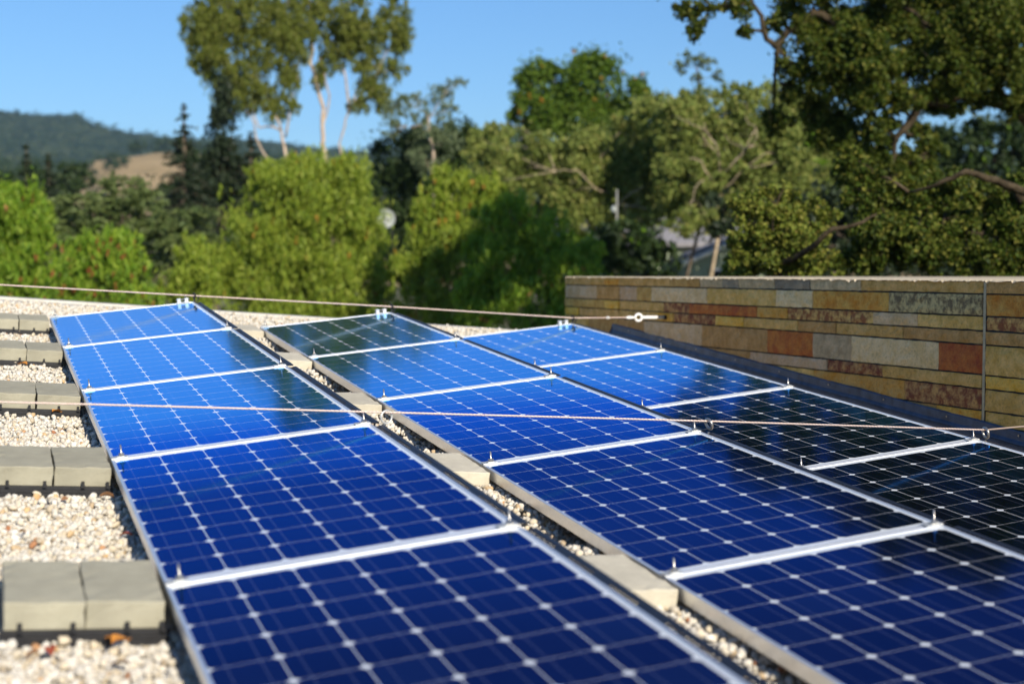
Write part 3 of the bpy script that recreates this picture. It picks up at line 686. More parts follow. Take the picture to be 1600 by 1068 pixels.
tag(link("hillside_woods", quads_mesh("hillside_woods", leaves_from(np.concatenate(pts), 1.6, 1.0, rng), [LEAF['dark']])), "dark tree clumps dotted over the tan dry hillside", "wood", kind='stuff')
pts = []
for i in range(4200):
    px = rng.uniform(-300, 800); k = rng.random() ** 1.0; D = 1300 + 1000 * k
    h = float(ridge_h(np.array([px]), D)[0]); c = at(px, 424, D); c[2] = h
    s = rng.uniform(3.0, 6.5)
    pts.append(c + np.random.default_rng(i).normal(size=(16, 3)) * np.array([s * .55, s * .55, s * .4]) + np.array([0, 0, s * .3]))
tag(link("ridge_forest", quads_mesh("ridge_forest", leaves_from(np.concatenate(pts), 3.6, 2.6, rng), [LEAF['dark']])), "forest covering the blue ridge on the skyline", "forest", kind='stuff')

# ------------------------------------------------------------------ neighbour's house, dish, lamp
M_HWALL = simple("pale_green_siding", (0.32, 0.38, 0.27), 0.8, 0, 5, 0.08)
M_HROOF = simple("grey_roof_shingle", (0.22, 0.215, 0.23), 0.85, 0, 8, 0.2, 0.3)
M_GLASSDK = simple("dark_window_glass", (0.02, 0.025, 0.03), 0.08, 0, None)
DH = 52.0; kh = DH / FPX
def gable(mb, c, wx, wy, z0, zw, zr, along, over=0.35, mi=(0, 1)):
    """walls and a pitched roof; ridge runs along x or y"""
    x0, x1, y0, y1 = c[0] - wx / 2, c[0] + wx / 2, c[1] - wy / 2, c[1] + wy / 2
    w, r = mb
    if along == 'x':
        w.add([(x0, y0, z0), (x1, y0, z0), (x1, y1, z0), (x0, y1, z0), (x0, y0, zw), (x1, y0, zw), (x1, y1, zw), (x0, y1, zw), (x0, (y0 + y1) / 2, zr - .06), (x1, (y0 + y1) / 2, zr - .06)],
              [(0, 1, 5, 4), (2, 3, 7, 6), (1, 2, 6, 9, 5), (3, 0, 4, 8, 7)])
        ym = (y0 + y1) / 2; sl = (zr - zw) / (ym - y0); e = over
        for s in (-1, 1):
            ya = ym + s * (ym - y0 + e); za = zw - e * sl
            r.add([(x0 - e, ym, zr), (x1 + e, ym, zr), (x1 + e, ya, za), (x0 - e, ya, za), (x0 - e, ym, zr + .14), (x1 + e, ym, zr + .14), (x1 + e, ya, za + .14), (x0 - e, ya, za + .14)],
                  [(0, 1, 2, 3), (4, 7, 6, 5), (2, 6, 7, 3), (0, 3, 7, 4), (1, 5, 6, 2)])
    else:
        xm = (x0 + x1) / 2; sl = (zr - zw) / (xm - x0); e = over
        w.add([(x0, y0, z0), (x1, y0, z0), (x1, y1, z0), (x0, y1, z0), (x0, y0, zw), (x1, y0, zw), (x1, y1, zw), (x0, y1, zw), (xm, y0, zr - .06), (xm, y1, zr - .06)],
              [(0, 1, 5, 8, 4), (2, 3, 7, 9, 6), (1, 2, 6, 5), (3, 0, 4, 7)])
        for s in (-1, 1):
            xa = xm + s * (xm - x0 + e); za = zw - e * sl
            r.add([(xm, y0 - e, zr), (xm, y1 + e, zr), (xa, y1 + e, za), (xa, y0 - e, za), (xm, y0 - e, zr + .14), (xm, y1 + e, zr + .14), (xa, y1 + e, za + .14), (xa, y0 - e, za + .14)],
                  [(0, 3, 2, 1), (4, 5, 6, 7), (2, 3, 7, 6), (0, 4, 7, 3), (1, 2, 6, 5)])
hc = at(1050, 424, DH + 4)
h = thing("house", "pale green gabled house with grey roof, half hidden among trees beyond the stone wall", "house", Matrix.Translation((hc[0], hc[1], 0)))
w_, r_ = MB(), MB()
gable((w_, r_), (-0.4, 1.0), 7.6, 5.0, 0, at(0, 378, DH)[2], at(0, 344, DH + 4)[2], 'x')
link("wall", w_.mesh("wall", M_HWALL), h); link("roof", r_.mesh("roof", M_HROOF), h)
w_, r_ = MB(), MB()
gable((w_, r_), (2.3, -3.0), 4.4, 3.6, 0, at(0, 402, DH)[2], at(0, 366, DH)[2], 'y')
link("wall", w_.mesh("gable_wall", M_HWALL), h); link("roof", r_.mesh("gable_roof", M_HROOF), h)
for dx in (1.3, 3.2):
    fr = MB(); fr.box((dx, -4.83, 4.55), (1.0, 0.08, 1.1)); wo = link("window", fr.mesh("window", M_WHITE), h)
    pn = MB(); pn.box((dx, -4.88, 4.55), (0.84, 0.05, 0.94)); link("pane", pn.mesh("pane", M_GLASSDK), wo)
tr = MB()
for s in (-1, 1):
    a = np.array([2.3, -5.2, at(0, 366, DH)[2] + 0.02]); b = np.array([2.3 + s * 2.55, -5.2, at(0, 402, DH)[2] - 0.26])
    tr.tube([a, b], 0.09, 4)
link("fascia", tr.mesh("fascia", M_WHITE), h)

M_DISH = simple("weathered_grey_dish", (0.27, 0.30, 0.29), 0.6, 0, 8, 0.1)
dc = at(603, 341, 41); rd = 15 * 41 / FPX
d = thing("satellite_dish", "round pale grey satellite dish on a thin mast beside the weeping pepper tree", "satellite dish", Matrix.Translation((dc[0] + 0.17, dc[1] + 0.1, 0)))
mb = MB(); RINGS = 7; SEG = 28; face = np.array([0.28, -0.95, 0.12]); face /= np.linalg.norm(face)
ux = np.cross([0, 0, 1.0], face); ux /= np.linalg.norm(ux); uy = np.cross(face, ux)
loc = np.array([-0.17, -0.1, dc[2]])
for side, off in ((0, 0.0), (1, -0.012)):
    v = []
    for i in range(RINGS + 1):
        q = i / RINGS
        for s in range(SEG):
            a = 2 * math.pi * s / SEG
            v.append(loc + rd * q * (math.cos(a) * ux + math.sin(a) * uy) + face * (0.28 * rd * (q * q - 1) + off))
    f = [(i * SEG + s, i * SEG + (s + 1) % SEG, (i + 1) * SEG + (s + 1) % SEG, (i + 1) * SEG + s) for i in range(RINGS) for s in range(SEG)]
    mb.add(v, f)
link("dish", mb.mesh("dish", M_DISH, True), d)
mb = MB(); fo = loc + face * rd * 0.95 - uy * 0.02
mb.tube([loc - uy * rd * 0.98, fo], 0.010, 6); link("feed_arm", mb.mesh("feed_arm", M_BRACKET), d)
mb = MB(); mb.tube([fo + face * 0.03, fo - face * 0.05], [0.02, 0.028], 10); link("feed_horn", mb.mesh("feed_horn", M_WHITE), d)
mb = MB(); mb.tube([(0, 0, 0), (0, 0, dc[2] - 0.1), loc - face * rd * 0.3], 0.018, 8); link("mast", mb.mesh("mast", M_BLACK), d)

M_POST = simple("grey_painted_post", (0.22, 0.22, 0.20), 0.6, 0, 10, 0.1)
lc = at(964, 296, 42)
lm = thing("street_lamp", "slim grey lamp post with a small white lamp, standing before the olive oak", "street lamp", Matrix.Translation((lc[0], lc[1], 0)))
mb = MB(); mb.tube([(0, 0, 0), (0, 0, lc[2])], [0.05, 0.028], 10); link("post", mb.mesh("post", M_POST, True), lm)
lz = at(960, 327, 42)[2]
mb = MB(); mb.tube([(0, 0, lz + 0.05), (-0.09, -0.04, lz + 0.02)], 0.015, 6); link("bracket", mb.mesh("bracket", M_BRACKET), lm)
mb = MB(); mb.tube([(-0.10, -0.05, lz - 0.10), (-0.10, -0.05, lz - 0.06), (-0.10, -0.05, lz + 0.04), (-0.10, -0.05, lz + 0.10)], [0.04, 0.08, 0.08, 0.03], 14); link("lamp_shade", mb.mesh("lamp_shade", M_DISH, True), lm)

# ------------------------------------------------------------------ the building under the panels
WYAW = R(20.5)
DW = np.array([-math.sin(WYAW), math.cos(WYAW), 0.0]); NW = np.array([math.cos(WYAW), math.sin(WYAW), 0.0])
_d = ray(1536, 657); _p = roof_pt(0, 0, 0.0); _n = RC[:, 2]
PW = np.array([0, 0, HC]) + _d * (((_p - np.array([0, 0, HC])) @ _n) / (_d @ _n))       # a point of the wall face
def wall_at(px, py):
    d_ = ray(px, py); return np.array([0, 0, HC]) + d_ * (((PW - np.array([0, 0, HC])) @ NW) / (d_ @ NW))
CORNER = wall_at(883, 432)
ZTOP = CORNER[2]
def s_of(px): return float((CORNER - wall_at(px, 500)) @ DW)          # metres from the far corner along the wall
def wall_pt(s, out, z):                                               # out: towards the panels
    p = CORNER - DW * s - NW * out
    return np.array([p[0], p[1], z])
def roof_z(p):                                                        # gravel height at plan position p
    n = RC[:, 2]; o = roof_pt(0, 0, HROOF); return o[2] - (n[0] * (p[0] - o[0]) + n[1] * (p[1] - o[1])) / n[2]

b = thing("flat_roof_building", "flat-roofed building whose pale gravel roof carries the solar panels", "building", Matrix.Translation((0, 6, 0)))
B0 = np.array([0, 6, 0.0])
c1 = roof_pt(-7, 7.18, HROOF); c2 = wall_pt(0.15, 0, 0); c2[2] = roof_z(c2)
e_far = roof_pt(3.9, 6.14, HROOF); c3 = wall_pt(12, 0, 0); c3[2] = roof_z(c3); c4 = roof_pt(-7, -8, HROOF)
ring_ = [c4, c3, c2, e_far, c1]
mb = MB(); mb.add([p - B0 for p in ring_], [(0, 1, 2, 3, 4)]); link("roof_deck", mb.mesh("roof_deck", M_DECK), b)
mb = MB()
for a_, z_ in zip(ring_, ring_[1:] + ring_[:1]):
    mb.add([(a_ - B0) * [1, 1, 0], (z_ - B0) * [1, 1, 0], z_ - B0 - [0, 0, .01], a_ - B0 - [0, 0, .01]], [(0, 1, 2, 3)])
link("outer_wall", mb.mesh("outer_wall", M_STUCCO), b)
mb = MB()
for a_, z_ in ((e_far, c1), (c1, c4)):
    t_ = (z_ - a_) / np.linalg.norm(z_ - a_); o_ = np.cross(t_, RC[:, 2]); 
    q = [a_ + o_ * 0.04, z_ + o_ * 0.04, z_ - o_ * 0.05, a_ - o_ * 0.05]
    up = RC[:, 2] * 0.016
    v = [p - B0 + up for p in q] + [p - B0 - up * 2 for p in q]
    mb.add(v, [(0, 1, 2, 3), (0, 4, 5, 1), (2, 6, 7, 3), (0, 3, 7, 4), (1, 5, 6, 2)])
link("edge_trim", mb.mesh("edge_trim", M_EDGE), b)

# loose gravel
def pebble_templates(sub, k, rng):
    out = []
    for i in range(k):
        t = (1 + 5 ** .5) / 2
        v = np.array([(-1, t, 0), (1, t, 0), (-1, -t, 0), (1, -t, 0), (0, -1, t), (0, 1, t), (0, -1, -t), (0, 1, -t), (t, 0, -1), (t, 0, 1), (-t, 0, -1), (-t, 0, 1)], float)
        v /= np.linalg.norm(v[0])
        f = [(0, 11, 5), (0, 5, 1), (0, 1, 7), (0, 7, 10), (0, 10, 11), (1, 5, 9), (5, 11, 4), (11, 10, 2), (10, 7, 6), (7, 1, 8), (3, 9, 4), (3, 4, 2), (3, 2, 6), (3, 6, 8), (3, 8, 9), (4, 9, 5), (2, 4, 11), (6, 2, 10), (8, 6, 7), (9, 8, 1)]
        v = v.tolist()
        for s in range(sub):
            mid = {}; nf = []
            def m_(a, b_):
                key = (min(a, b_), max(a, b_))
                if key not in mid:
                    p = np.array(v[a]) + np.array(v[b_]); v.append((p / np.linalg.norm(p)).tolist()); mid[key] = len(v) - 1
                return mid[key]
            for a, b_, c in f:
                x, y, z = m_(a, b_), m_(b_, c), m_(c, a); nf += [(a, x, z), (b_, y, x), (c, z, y), (x, y, z)]
            f = nf
        v = np.array(v); v *= (1 + rng.normal(size=(len(v), 1)) * 0.11)
        for q in range(4):                                   # knock facets off
            nrm = unit(1, rng)[0]; dlim = rng.uniform(0.62, 0.85); e = v @ nrm - dlim; v -= np.clip(e, 0, None)[:, None] * nrm
        v *= np.array([1.0, rng.uniform(0.7, 0.95), rng.uniform(0.55, 0.8)])
        out.append((v, np.array(f)))
    return out
def scatter(regions, tmpl, rng):
    Vs, Fs, base = [], [], 0
    for (u0, u1, v0, v1, dens, r0, r1) in regions:
        n = int((u1 - u0) * (v1 - v0) * dens)
        U = rng.uniform(u0, u1, n); Vv = rng.uniform(v0, v1, n); rad = r0 + (r1 - r0) * rng.random(n) ** 2
        h = rng.uniform(-0.3, 1.25, n) * rad
        which = rng.integers(0, len(tmpl), n)
        q = rng.normal(size=(n, 4)); q /= np.linalg.norm(q, axis=1)[:, None]
        w, x, y, z = q.T
        RM = np.stack([1 - 2 * (y * y + z * z), 2 * (x * y - z * w), 2 * (x * z + y * w), 2 * (x * y + z * w), 1 - 2 * (x * x + z * z), 2 * (y * z - x * w), 2 * (x * z - y * w), 2 * (y * z + x * w), 1 - 2 * (x * x + y * y)], 1).reshape(n, 3, 3)
        if u0 > 0 and u1 < 1.5:
            bay = np.abs(np.mod(Vv / LP - 0.02, 1.0) - 0.5)            # 0 at a seam, 0.5 in mid bay
            h = h + 0.042 * np.clip((0.5 - bay - 0.02) / 0.16, 0, 1) * np.clip((U - 0.5) / 0.2, 0, 1)
        cen = T0 + np.stack([U, Vv, HROOF + h], 1) @ RC.T
        for k, (tv, tf) in enumerate(tmpl):
            idx = np.where(which == k)[0]
            if not len(idx): continue
            P = np.einsum('nij,vj->nvi', RM[idx], tv) * rad[idx][:, None, None] + cen[idx][:, None, :]
            Vs.append(P.reshape(-1, 3)); F = (tf[None] + (np.arange(len(idx)) * len(tv))[:, None, None]).reshape(-1, 3) + base
            Fs.append(F); base += len(idx) * len(tv)
    return np.concatenate(Vs), np.concatenate(Fs)
def tri_obj(name, V, F, m):
    me = bpy.data.meshes.new(name); me.vertices.add(len(V)); me.vertices.foreach_set('co', V.astype(np.float32).ravel())
    me.loops.add(len(F) * 3); me.loops.foreach_set('vertex_index', F.astype(np.int32).ravel())
    me.polygons.add(len(F)); me.polygons.foreach_set('loop_start', np.arange(0, len(F) * 3, 3, dtype=np.int32))
    me.materials.append(m); me.update(calc_edges=True); me.validate()
    return link(name, me)
tm = pebble_templates(1, 7, RNG); tm0 = pebble_templates(0, 5, RNG)
GV, GF = scatter([(-1.5, -0.40, -3.7, 0.3, 5200, 0.006, 0.017), (0.48, 1.2, -3.6, 0.3, 4200, 0.006, 0.017)], tm, RNG)
GV2, GF2 = scatter([(-1.9, -0.40, 0.3, 4.6, 4200, 0.007, 0.018), (0.48, 1.2, 0.3, 4.5, 3600, 0.007, 0.018), (-2.2, 4.2, 4.2, 6.15, 2600, 0.009, 0.021), (3.3, 4.1, -2.5, 4.3, 900, 0.012, 0.022)], tm0, RNG)
F2 = GF2 + len(GV)
gv = tri_obj("gravel", np.concatenate([GV, GV2]), np.concatenate([GF, F2]), M_STONES)
tag(gv, "loose pale roof gravel lying between the concrete pavers and the panels", "gravel", kind='stuff')

# ------------------------------------------------------------------ solar panels
COLNAME = {1: "gravel-side", 2: "middle", 3: "wall-side"}
ROWNAME = {1: "at the tree end", 2: "second from the tree end", 3: "third from the tree end", 4: "fourth from the tree end", 5: "fifth from the tree end", 6: "at the near end"}
PL = 1.6615; hv = PL / 2; TH = 0.046
fr = MB()
def frame_mesh():
    m_ = MB(); lip = 0.0105; ch = 0.0015
    def loop(e, z): return [(WL + e, -hv + e, z), (WR - e, -hv + e, z), (WR - e, hv - e, z), (WL + e, hv - e, z)]
    L_ = [loop(0.028, -TH), loop(0, -TH), loop(0, -ch), loop(ch, 0), loop(lip, 0), loop(lip, -0.004)]
    v = [p for q in L_ for p in q]; f = []
    for k in range(len(L_) - 1):
        for s in range(4):
            f.append((k * 4 + s, k * 4 + (s + 1) % 4, (k + 1) * 4 + (s + 1) % 4, (k + 1) * 4 + s))
    m_.add(v, f); return m_.mesh("frame", M_ALU)
ME_FRAME = frame_mesh()
mb = MB(); e_ = 0.0105
mb.add([(WL + e_, -hv + e_, -.003), (WR - e_, -hv + e_, -.003), (WR - e_, hv - e_, -.003), (WL + e_, hv - e_, -.003)], [(0, 1, 2, 3)])
ME_CELLS = mb.mesh("cell_sheet", M_CELL)
mb = MB(); mb.box(((WL + WR) / 2, 0, -0.012), (WR - WL - 0.03, PL - 0.03, 0.006)); ME_BACK = mb.mesh("backsheet", M_WHITE)
def deflector_mesh():
    m_ = MB(); r2 = random.Random(4)
    y0, y1 = -hv + 0.03, hv - 0.03
    m_.box((WR + 0.006, 0, -0.009), (0.010, y1 - y0, 0.004)); m_.box((WR + 0.034, 0, -0.010), (0.018, y1 - y0, 0.006))
    y = y0; solid = False; left = 0
    while y < y1:
        if left <= 0: solid = not solid; left = r2.choice([0.08, 0.12, 0.2]) if solid else r2.choice([0.16, 0.26])
        step = 0.024
        m_.box((WR + 0.018, y + (0.012 if solid else 0.005), -0.0095), (0.0145, 0.025 if solid else 0.009, 0.003))
        y += step; left -= step
    a = (WR + 0.002, -0.03); bq = (WR + 0.075, -0.262)
    m_.add([(a[0], y0, a[1]), (bq[0], y0, bq[1]), (bq[0], y1, bq[1]), (a[0], y1, a[1])], [(0, 1, 2, 3)])
    return m_.mesh("wind_deflector", M_DEFL)
ME_DEFL = deflector_mesh()
PANELS = [(1, r) for r in range(1, 7)] + [(2, r) for r in range(1, 6)] + [(3, r) for r in range(1, 6)]
DETAIL = {(1, 1): ", pale blue with sky", (2, 1): ", reflecting dark trees", (3, 3): ", mostly dark", (3, 4): ", black", (2, 4): ", blue fading to black"}
for c, r in PANELS:
    loc_ = panel_pt(c, 0, -(r - 3) * LP)
    o = thing("solar_panel", "solar panel, %s column, %s%s" % (COLNAME[c], ROWNAME[r] if not (c > 1 and r == 5) else "fifth from the tree end", DETAIL.get((c, r), "")), "solar panel", m4(RP, loc_), "solar panels on the gravel roof")
    link("frame", ME_FRAME, o); link("cell_sheet", ME_CELLS, o); link("backsheet", ME_BACK, o); link("wind_deflector", ME_DEFL, o)

# clamps at the ends of every seam
def clamp_parts():
    pl = MB(); pl.box((0, 0, 0.0025), (0.06, 0.034, 0.004)); pl.box((0.004, 0, 0.0055), (0.026, 0.022, 0.003))
    nut = MB(); nut.tube([(0, 0, 0.008), (0, 0, 0.0165)], 0.0105, 6)
    bo = MB(); bo.tube([(0, 0, -0.05), (0, 0, 0.048)], 0.0032, 10)
    return pl.mesh("clamp_plate", M_STEELPALE), nut.mesh("nut", M_STEEL), bo.mesh("bolt", M_STEEL, True)
ME_CP, ME_NUT, ME_BOLT = clamp_parts()
SEAM = {2.5: "tree-end corner", 1.5: "first seam from trees", 0.5: "second seam from trees", -0.5: "third seam from trees", -1.5: "fourth seam from trees"}
for c in (1, 2, 3):
    for s in (2.5, 1.5, 0.5, -0.5, -1.5):
        for side, u in (("low", WL + 0.030), ("high", WR - 0.032)):
            if s == 2.5 and side == "high": continue
            v = s * LP - (0.016 if s == 2.5 else 0)
            o = thing("panel_clamp", "clamp with upright bolt, %s edge of %s column, %s" % (side, COLNAME[c], SEAM[s]), "clamp", m4(RP, panel_pt(c, u, v, 0.0008)), "clamps along the panel seams")
            link("clamp_plate", ME_CP, o); link("bolt", ME_BOLT, o, Matrix.Translation((0.008, 0, 0))); link("nut", ME_NUT, o, Matrix.Translation((0.008, 0, 0)))
# twin-tab brackets and eye bolts at the tree end
for c in (1, 2, 3):
    o = thing("cable_bracket", "pale twin-tab bracket holding the rear cable, %s column" % COLNAME[c], "bracket", m4(RP, panel_pt(c, WR - 0.075, 2.5 * LP - 0.012, 0.0)), "brackets under the rear cable")
    a = MB(); a.box((0.0, 0, 0.002), (0.09, 0.05, 0.004)); link("base_plate", a.mesh("base_plate", M_BRACKET), o)
    for dx in (-0.028, 0.024):
        a = MB(); a.box((dx, 0, 0.018), (0.022, 0.03, 0.03)); link("tab", a.mesh("tab", M_STEELPALE), o)
    a = MB(); a.tube([(-0.045, 0, 0.024), (0.045, 0, 0.024)], 0.005, 8); link("pin", a.mesh("pin", M_STEEL), o)
    e = thing("eye_bolt", "dark steel eye bolt beside the twin-tab bracket of the %s column" % COLNAME[c], "eye bolt", m4(RP, panel_pt(c, WR + 0.006, 2.5 * LP - 0.02, -0.02)), "eye bolts on the rear cable")
    a = MB(); a.tube([(0, 0, -0.03), (0, 0, 0.045)], 0.006, 8); link("shank", a.mesh("shank", M_BLACK), e)
    a = MB(); a.ring((0, 0, 0.062), (1, 0.4, 0), 0.016, 0.0055); link("eye", a.mesh("eye", M_BLACK, True), e)
    a = MB(); a.tube([(0.004, 0, 0.0), (0.03, -0.01, 0.055)], 0.004, 6); link("hook", a.mesh("hook", M_BLACK), e)
# front cable eye bolts
EYES = {1: ("large steel ring on the front cable beside the gravel channel", 0.036, (0.30, 0.95, 0.1)), 2: ("small steel eye on the front cable, high edge of the middle column", 0.022, (0.93, 0.15, 0.2)), 3: ("hooked steel eye on the front cable beside the dark flashing", 0.024, (0.95, -0.1, 0.1))}
for c, (lab, rad, ax) in EYES.items():
    p = panel_pt(c, WR + 0.045, -0.5 * LP, 0.0)
    e = thing("eye_bolt", lab, "eye bolt", m4(RP, p), "eye bolts on the front cable")
    cz = 0.036
    if c == 1: a = MB(); a.ring((0.022, 0, cz - 0.022), (-0.34, 0.94, 0), 0.0255, 0.0042)
    else: a = MB(); a.ring((0.0, 0, cz - 0.012), ax, rad, 0.006)
    link("eye", a.mesh("eye", M_STEELPALE if c == 1 else M_STEEL, True), e)
    a = MB(); a.tube([(-0.04, 0, -0.04), (-0.012, 0, -0.03), (0.0 if c > 1 else 0.015, 0, -0.012)], 0.006, 8); link("shank", a.mesh("shank", M_STEEL, True), e)

# ------------------------------------------------------------------ cables
m_cab, n_, l_, p_ = mat("twisted_wire_rope")
p_.inputs['Metallic'].default_value = 0.45; p_.inputs['Roughness'].default_value = 0.42
p_.inputs['Base Color'].default_value = (0.58, 0.46, 0.40, 1)
def rope(name, label, pts, r, lay=0.05):
    """three strands twisted round each other along the path"""
    m_ = MB(); P = [np.array(p, float) for p in pts]; Q = [P[0]]
    for a, b_ in zip(P[:-1], P[1:]):
        n = max(2, int(np.linalg.norm(b_ - a) / (lay / 6)))
        Q += [a + (b_ - a) * k / n for k in range(1, n + 1)]
    acc = 0.0
    D_ = (P[-1] - P[0]) / np.linalg.norm(P[-1] - P[0]); A = np.cross(D_, [0, 0, 1.0]); A /= np.linalg.norm(A); Bv = np.cross(D_, A)
    L_ = [0.0]
    for a, b_ in zip(Q[:-1], Q[1:]): L_.append(L_[-1] + np.linalg.norm(b_ - a))
    for k in range(3):
        pts_ = [q + r * 0.52 * (math.cos(2 * math.pi * (s / lay + k / 3)) * A + math.sin(2 * math.pi * (s / lay + k / 3)) * Bv) for q, s in zip(Q, L_)]
        m_.tube(pts_, r * 0.56, 6)
    o = link(name, m_.mesh(name, m_cab, True)); tag(o, label, "cable")
ca = [panel_pt(0, WR + 0.006 - 1.46, 2.5 * LP, 0.055), panel_pt(0, WR + 0.006, 2.5 * LP - 0.02, 0.044)] + [panel_pt(c, WR + 0.006, 2.5 * LP - 0.02, 0.042) for c in (1, 2, 3)]
hook_a = wall_at(1040, 495.5)
dirA = (hook_a - ca[-1]) / np.linalg.norm(hook_a - ca[-1])
ta = hook_a - dirA * 0.36
ca.append(ta)
rope("steel_cable", "taut steel cable along the tree end of the panels, tied to the stone wall", ca, 0.0052)
cb = [panel_pt(0, WR + 0.045 - 1.46, -0.5 * LP, 0.045), panel_pt(0, WR + 0.045, -0.5 * LP, 0.036), panel_pt(1, WR + 0.045, -0.5 * LP, 0.036), panel_pt(2, WR + 0.045, -0.5 * LP, 0.036), panel_pt(3, WR + 0.045, -0.5 * LP, 0.038), wall_at(1655, 660.5)]  # to the wall
rope("steel_cable", "taut steel cable crossing over the panels nearer the camera, through the large ring", cb, 0.0040)
# turnbuckle at the wall
tb = thing("turnbuckle", "white turnbuckle with round eye, anchoring the rear cable to the stone wall", "turnbuckle", Matrix.Translation(hook_a.tolist()))
a = MB(); a.tube([-dirA * 0.235, -dirA * 0.02], 0.0135, 10); link("body", a.mesh("body", M_WHITE, True), tb)
a = MB(); a.ring(-dirA * 0.262, (-0.12, 0.95, 0.1), 0.027, 0.0105); link("eye", a.mesh("eye", M_WHITE, True), tb)
a = MB(); a.tube([-dirA * 0.02, dirA * 0.025], 0.017, 10); link("wall_stud", a.mesh("wall_stud", M_BLACK), tb)
a = MB(); a.tube([-dirA * 0.38, -dirA * 0.352], [0.007, 0.015], 10); a.tube([-dirA * 0.352, -dirA * 0.285], [0.015, 0.006], 10); link("clevis", a.mesh("clevis", M_WHITE, True), tb)
a = MB(); a.tube([-dirA * 0.565, -dirA * 0.54], 0.011, 10); link("cable_clip", a.mesh("cable_clip", M_BRACKET), tb)

# ------------------------------------------------------------------ ballast pavers and their trays
def paver_mesh(seed, rough=0.003):
    r2 = np.random.default_rng(seed); nx, ny = 5, 9; lx, ly, lz = 0.192, 0.392, 0.078; V = []
    # rounded, slightly uneven block: grid on each face via a subdivided cube
    m_ = MB()
    def face(o_, a_, b_, na, nb):
        v = []
        for i in range(na + 1):
            for j in range(nb + 1):
                v.append(np.array(o_) + np.array(a_) * i / na + np.array(b_) * j / nb)
        return v, [(i * (nb + 1) + j, (i + 1) * (nb + 1) + j, (i + 1) * (nb + 1) + j + 1, i * (nb + 1) + j + 1) for i in range(na) for j in range(nb)]
    x, y, z = lx / 2, ly / 2, lz
    for o_, a_, b_, na, nb in (((-x, -y, z), (lx, 0, 0), (0, ly, 0), nx, ny), ((-x, -y, 0), (lx, 0, 0), (0, 0, lz), nx, 3), ((x, y, 0), (-lx, 0, 0), (0, 0, lz), nx, 3),
                               ((x, -y, 0), (0, ly, 0), (0, 0, lz), ny, 3), ((-x, y, 0), (0, -ly, 0), (0, 0, lz), ny, 3), ((-x, y, 0), (lx, 0, 0), (0, -ly, 0), nx, ny)):
        v, f = face(o_, a_, b_, na, nb); m_.add(v, f)
    me = m_.mesh("paver", M_PAVER_GREY, False)
    import bmesh
    bm = bmesh.new(); bm.from_mesh(me); bmesh.ops.remove_doubles(bm, verts=bm.verts, dist=0.0005); bmesh.ops.recalc_face_normals(bm, faces=bm.faces)
    for v in bm.verts:
        edge = (abs(abs(v.co.x) - x) < 1e-4) + (abs(abs(v.co.y) - y) < 1e-4) + (v.co.z > z - 1e-4)
        k = rough * (1.0 if edge > 1 else 0.25)
        v.co += Vector((r2.normal() * k * .5, r2.normal() * k * .5, -abs(r2.normal()) * k))
    bm.to_mesh(me); bm.free()
    return me
PAV = [paver_mesh(50 + k) for k in range(4)]
PAVC = [p.copy() for p in PAV]
for p in PAVC: p.materials[0] = M_PAVER_CREAM
def tray_parts():
    base = MB(); base.box((0, 0, -0.006), (0.40, 0.40, 0.006))
    rail = MB(); rail.box((0, -0.212, 0.004), (0.405, 0.014, 0.012)); rail.box((0, -0.230, -0.004), (0.405, 0.018, 0.010)); rail.box((0, -0.221, -0.018), (0.40, 0.03, 0.014))
    clip = MB(); clip.box((0, -0.2085, 0.016), (0.011, 0.008, 0.022)); clip.box((0, -0.222, 0.012), (0.013, 0.018, 0.008))
    return base.mesh("tray_base", M_BLACK), rail.mesh("rail", M_BLACK), clip.mesh("clip", M_BLACK)
ME_TB, ME_TR, ME_TC = tray_parts()
ROWP = {2.5: "at the tree end", 1.5: "at first seam from trees", 0.5: "at second seam from trees", -0.5: "at third seam from trees", -1.5: "at fourth seam from trees"}
kk = 0
for chan, (c, nm, meshes) in enumerate(((1, "open gravel strip", PAV), (2, "channel between gravel-side and middle columns", PAVC))):
    lowpt = RC.T @ (panel_pt(c, WL, 0) - T0)          # low edge in roof axes
    voff = RC.T @ (panel_pt(c, WL, 0) - T0)
    for s in (2.5, 1.5, 0.5, -0.5, -1.5):
        vv = voff[1] + s * LP + (0.068 if s < 2 else -0.02)
        hb = lowpt[2] - 0.004 - 0.078
        tl = thing("paver_tray", "black plastic ballast tray in the %s %s" % (("gravel strip" if chan == 0 else "channel"), ROWP[s]), "tray", m4(RC, roof_pt(lowpt[0] - 0.205, vv, hb)), "ballast trays")
        link("tray_base", ME_TB, tl); link("rail", ME_TR, tl)
        for q in (-0.155, -0.03, 0.10, 0.185): link("clip", ME_TC, tl, Matrix.Translation((q, 0, 0)))
        for side, du in (("inner", -0.105), ("outer", -0.3005)):
            kk += 1
            jig = np.random.default_rng(kk).normal(size=3)
            yaw_ = 0.012 * jig[2]
            loc_ = roof_pt(lowpt[0] + du + 0.001 * jig[0], vv + 0.006 * jig[1], hb)
            tone = "grey" if chan == 0 else "cream"
            o = link("concrete_paver", meshes[kk % 4], None, m4(RC @ rot('Z', yaw_), loc_))
            tag(o, "%s concrete paver, %s, %s" % (tone, "touching panel edge" if side == "inner" else "off the panel edge", ("gravel strip " if chan == 0 else "channel ") + ROWP[s]), "paver", "ballast pavers")
            bevel(o, 0.004, 2)

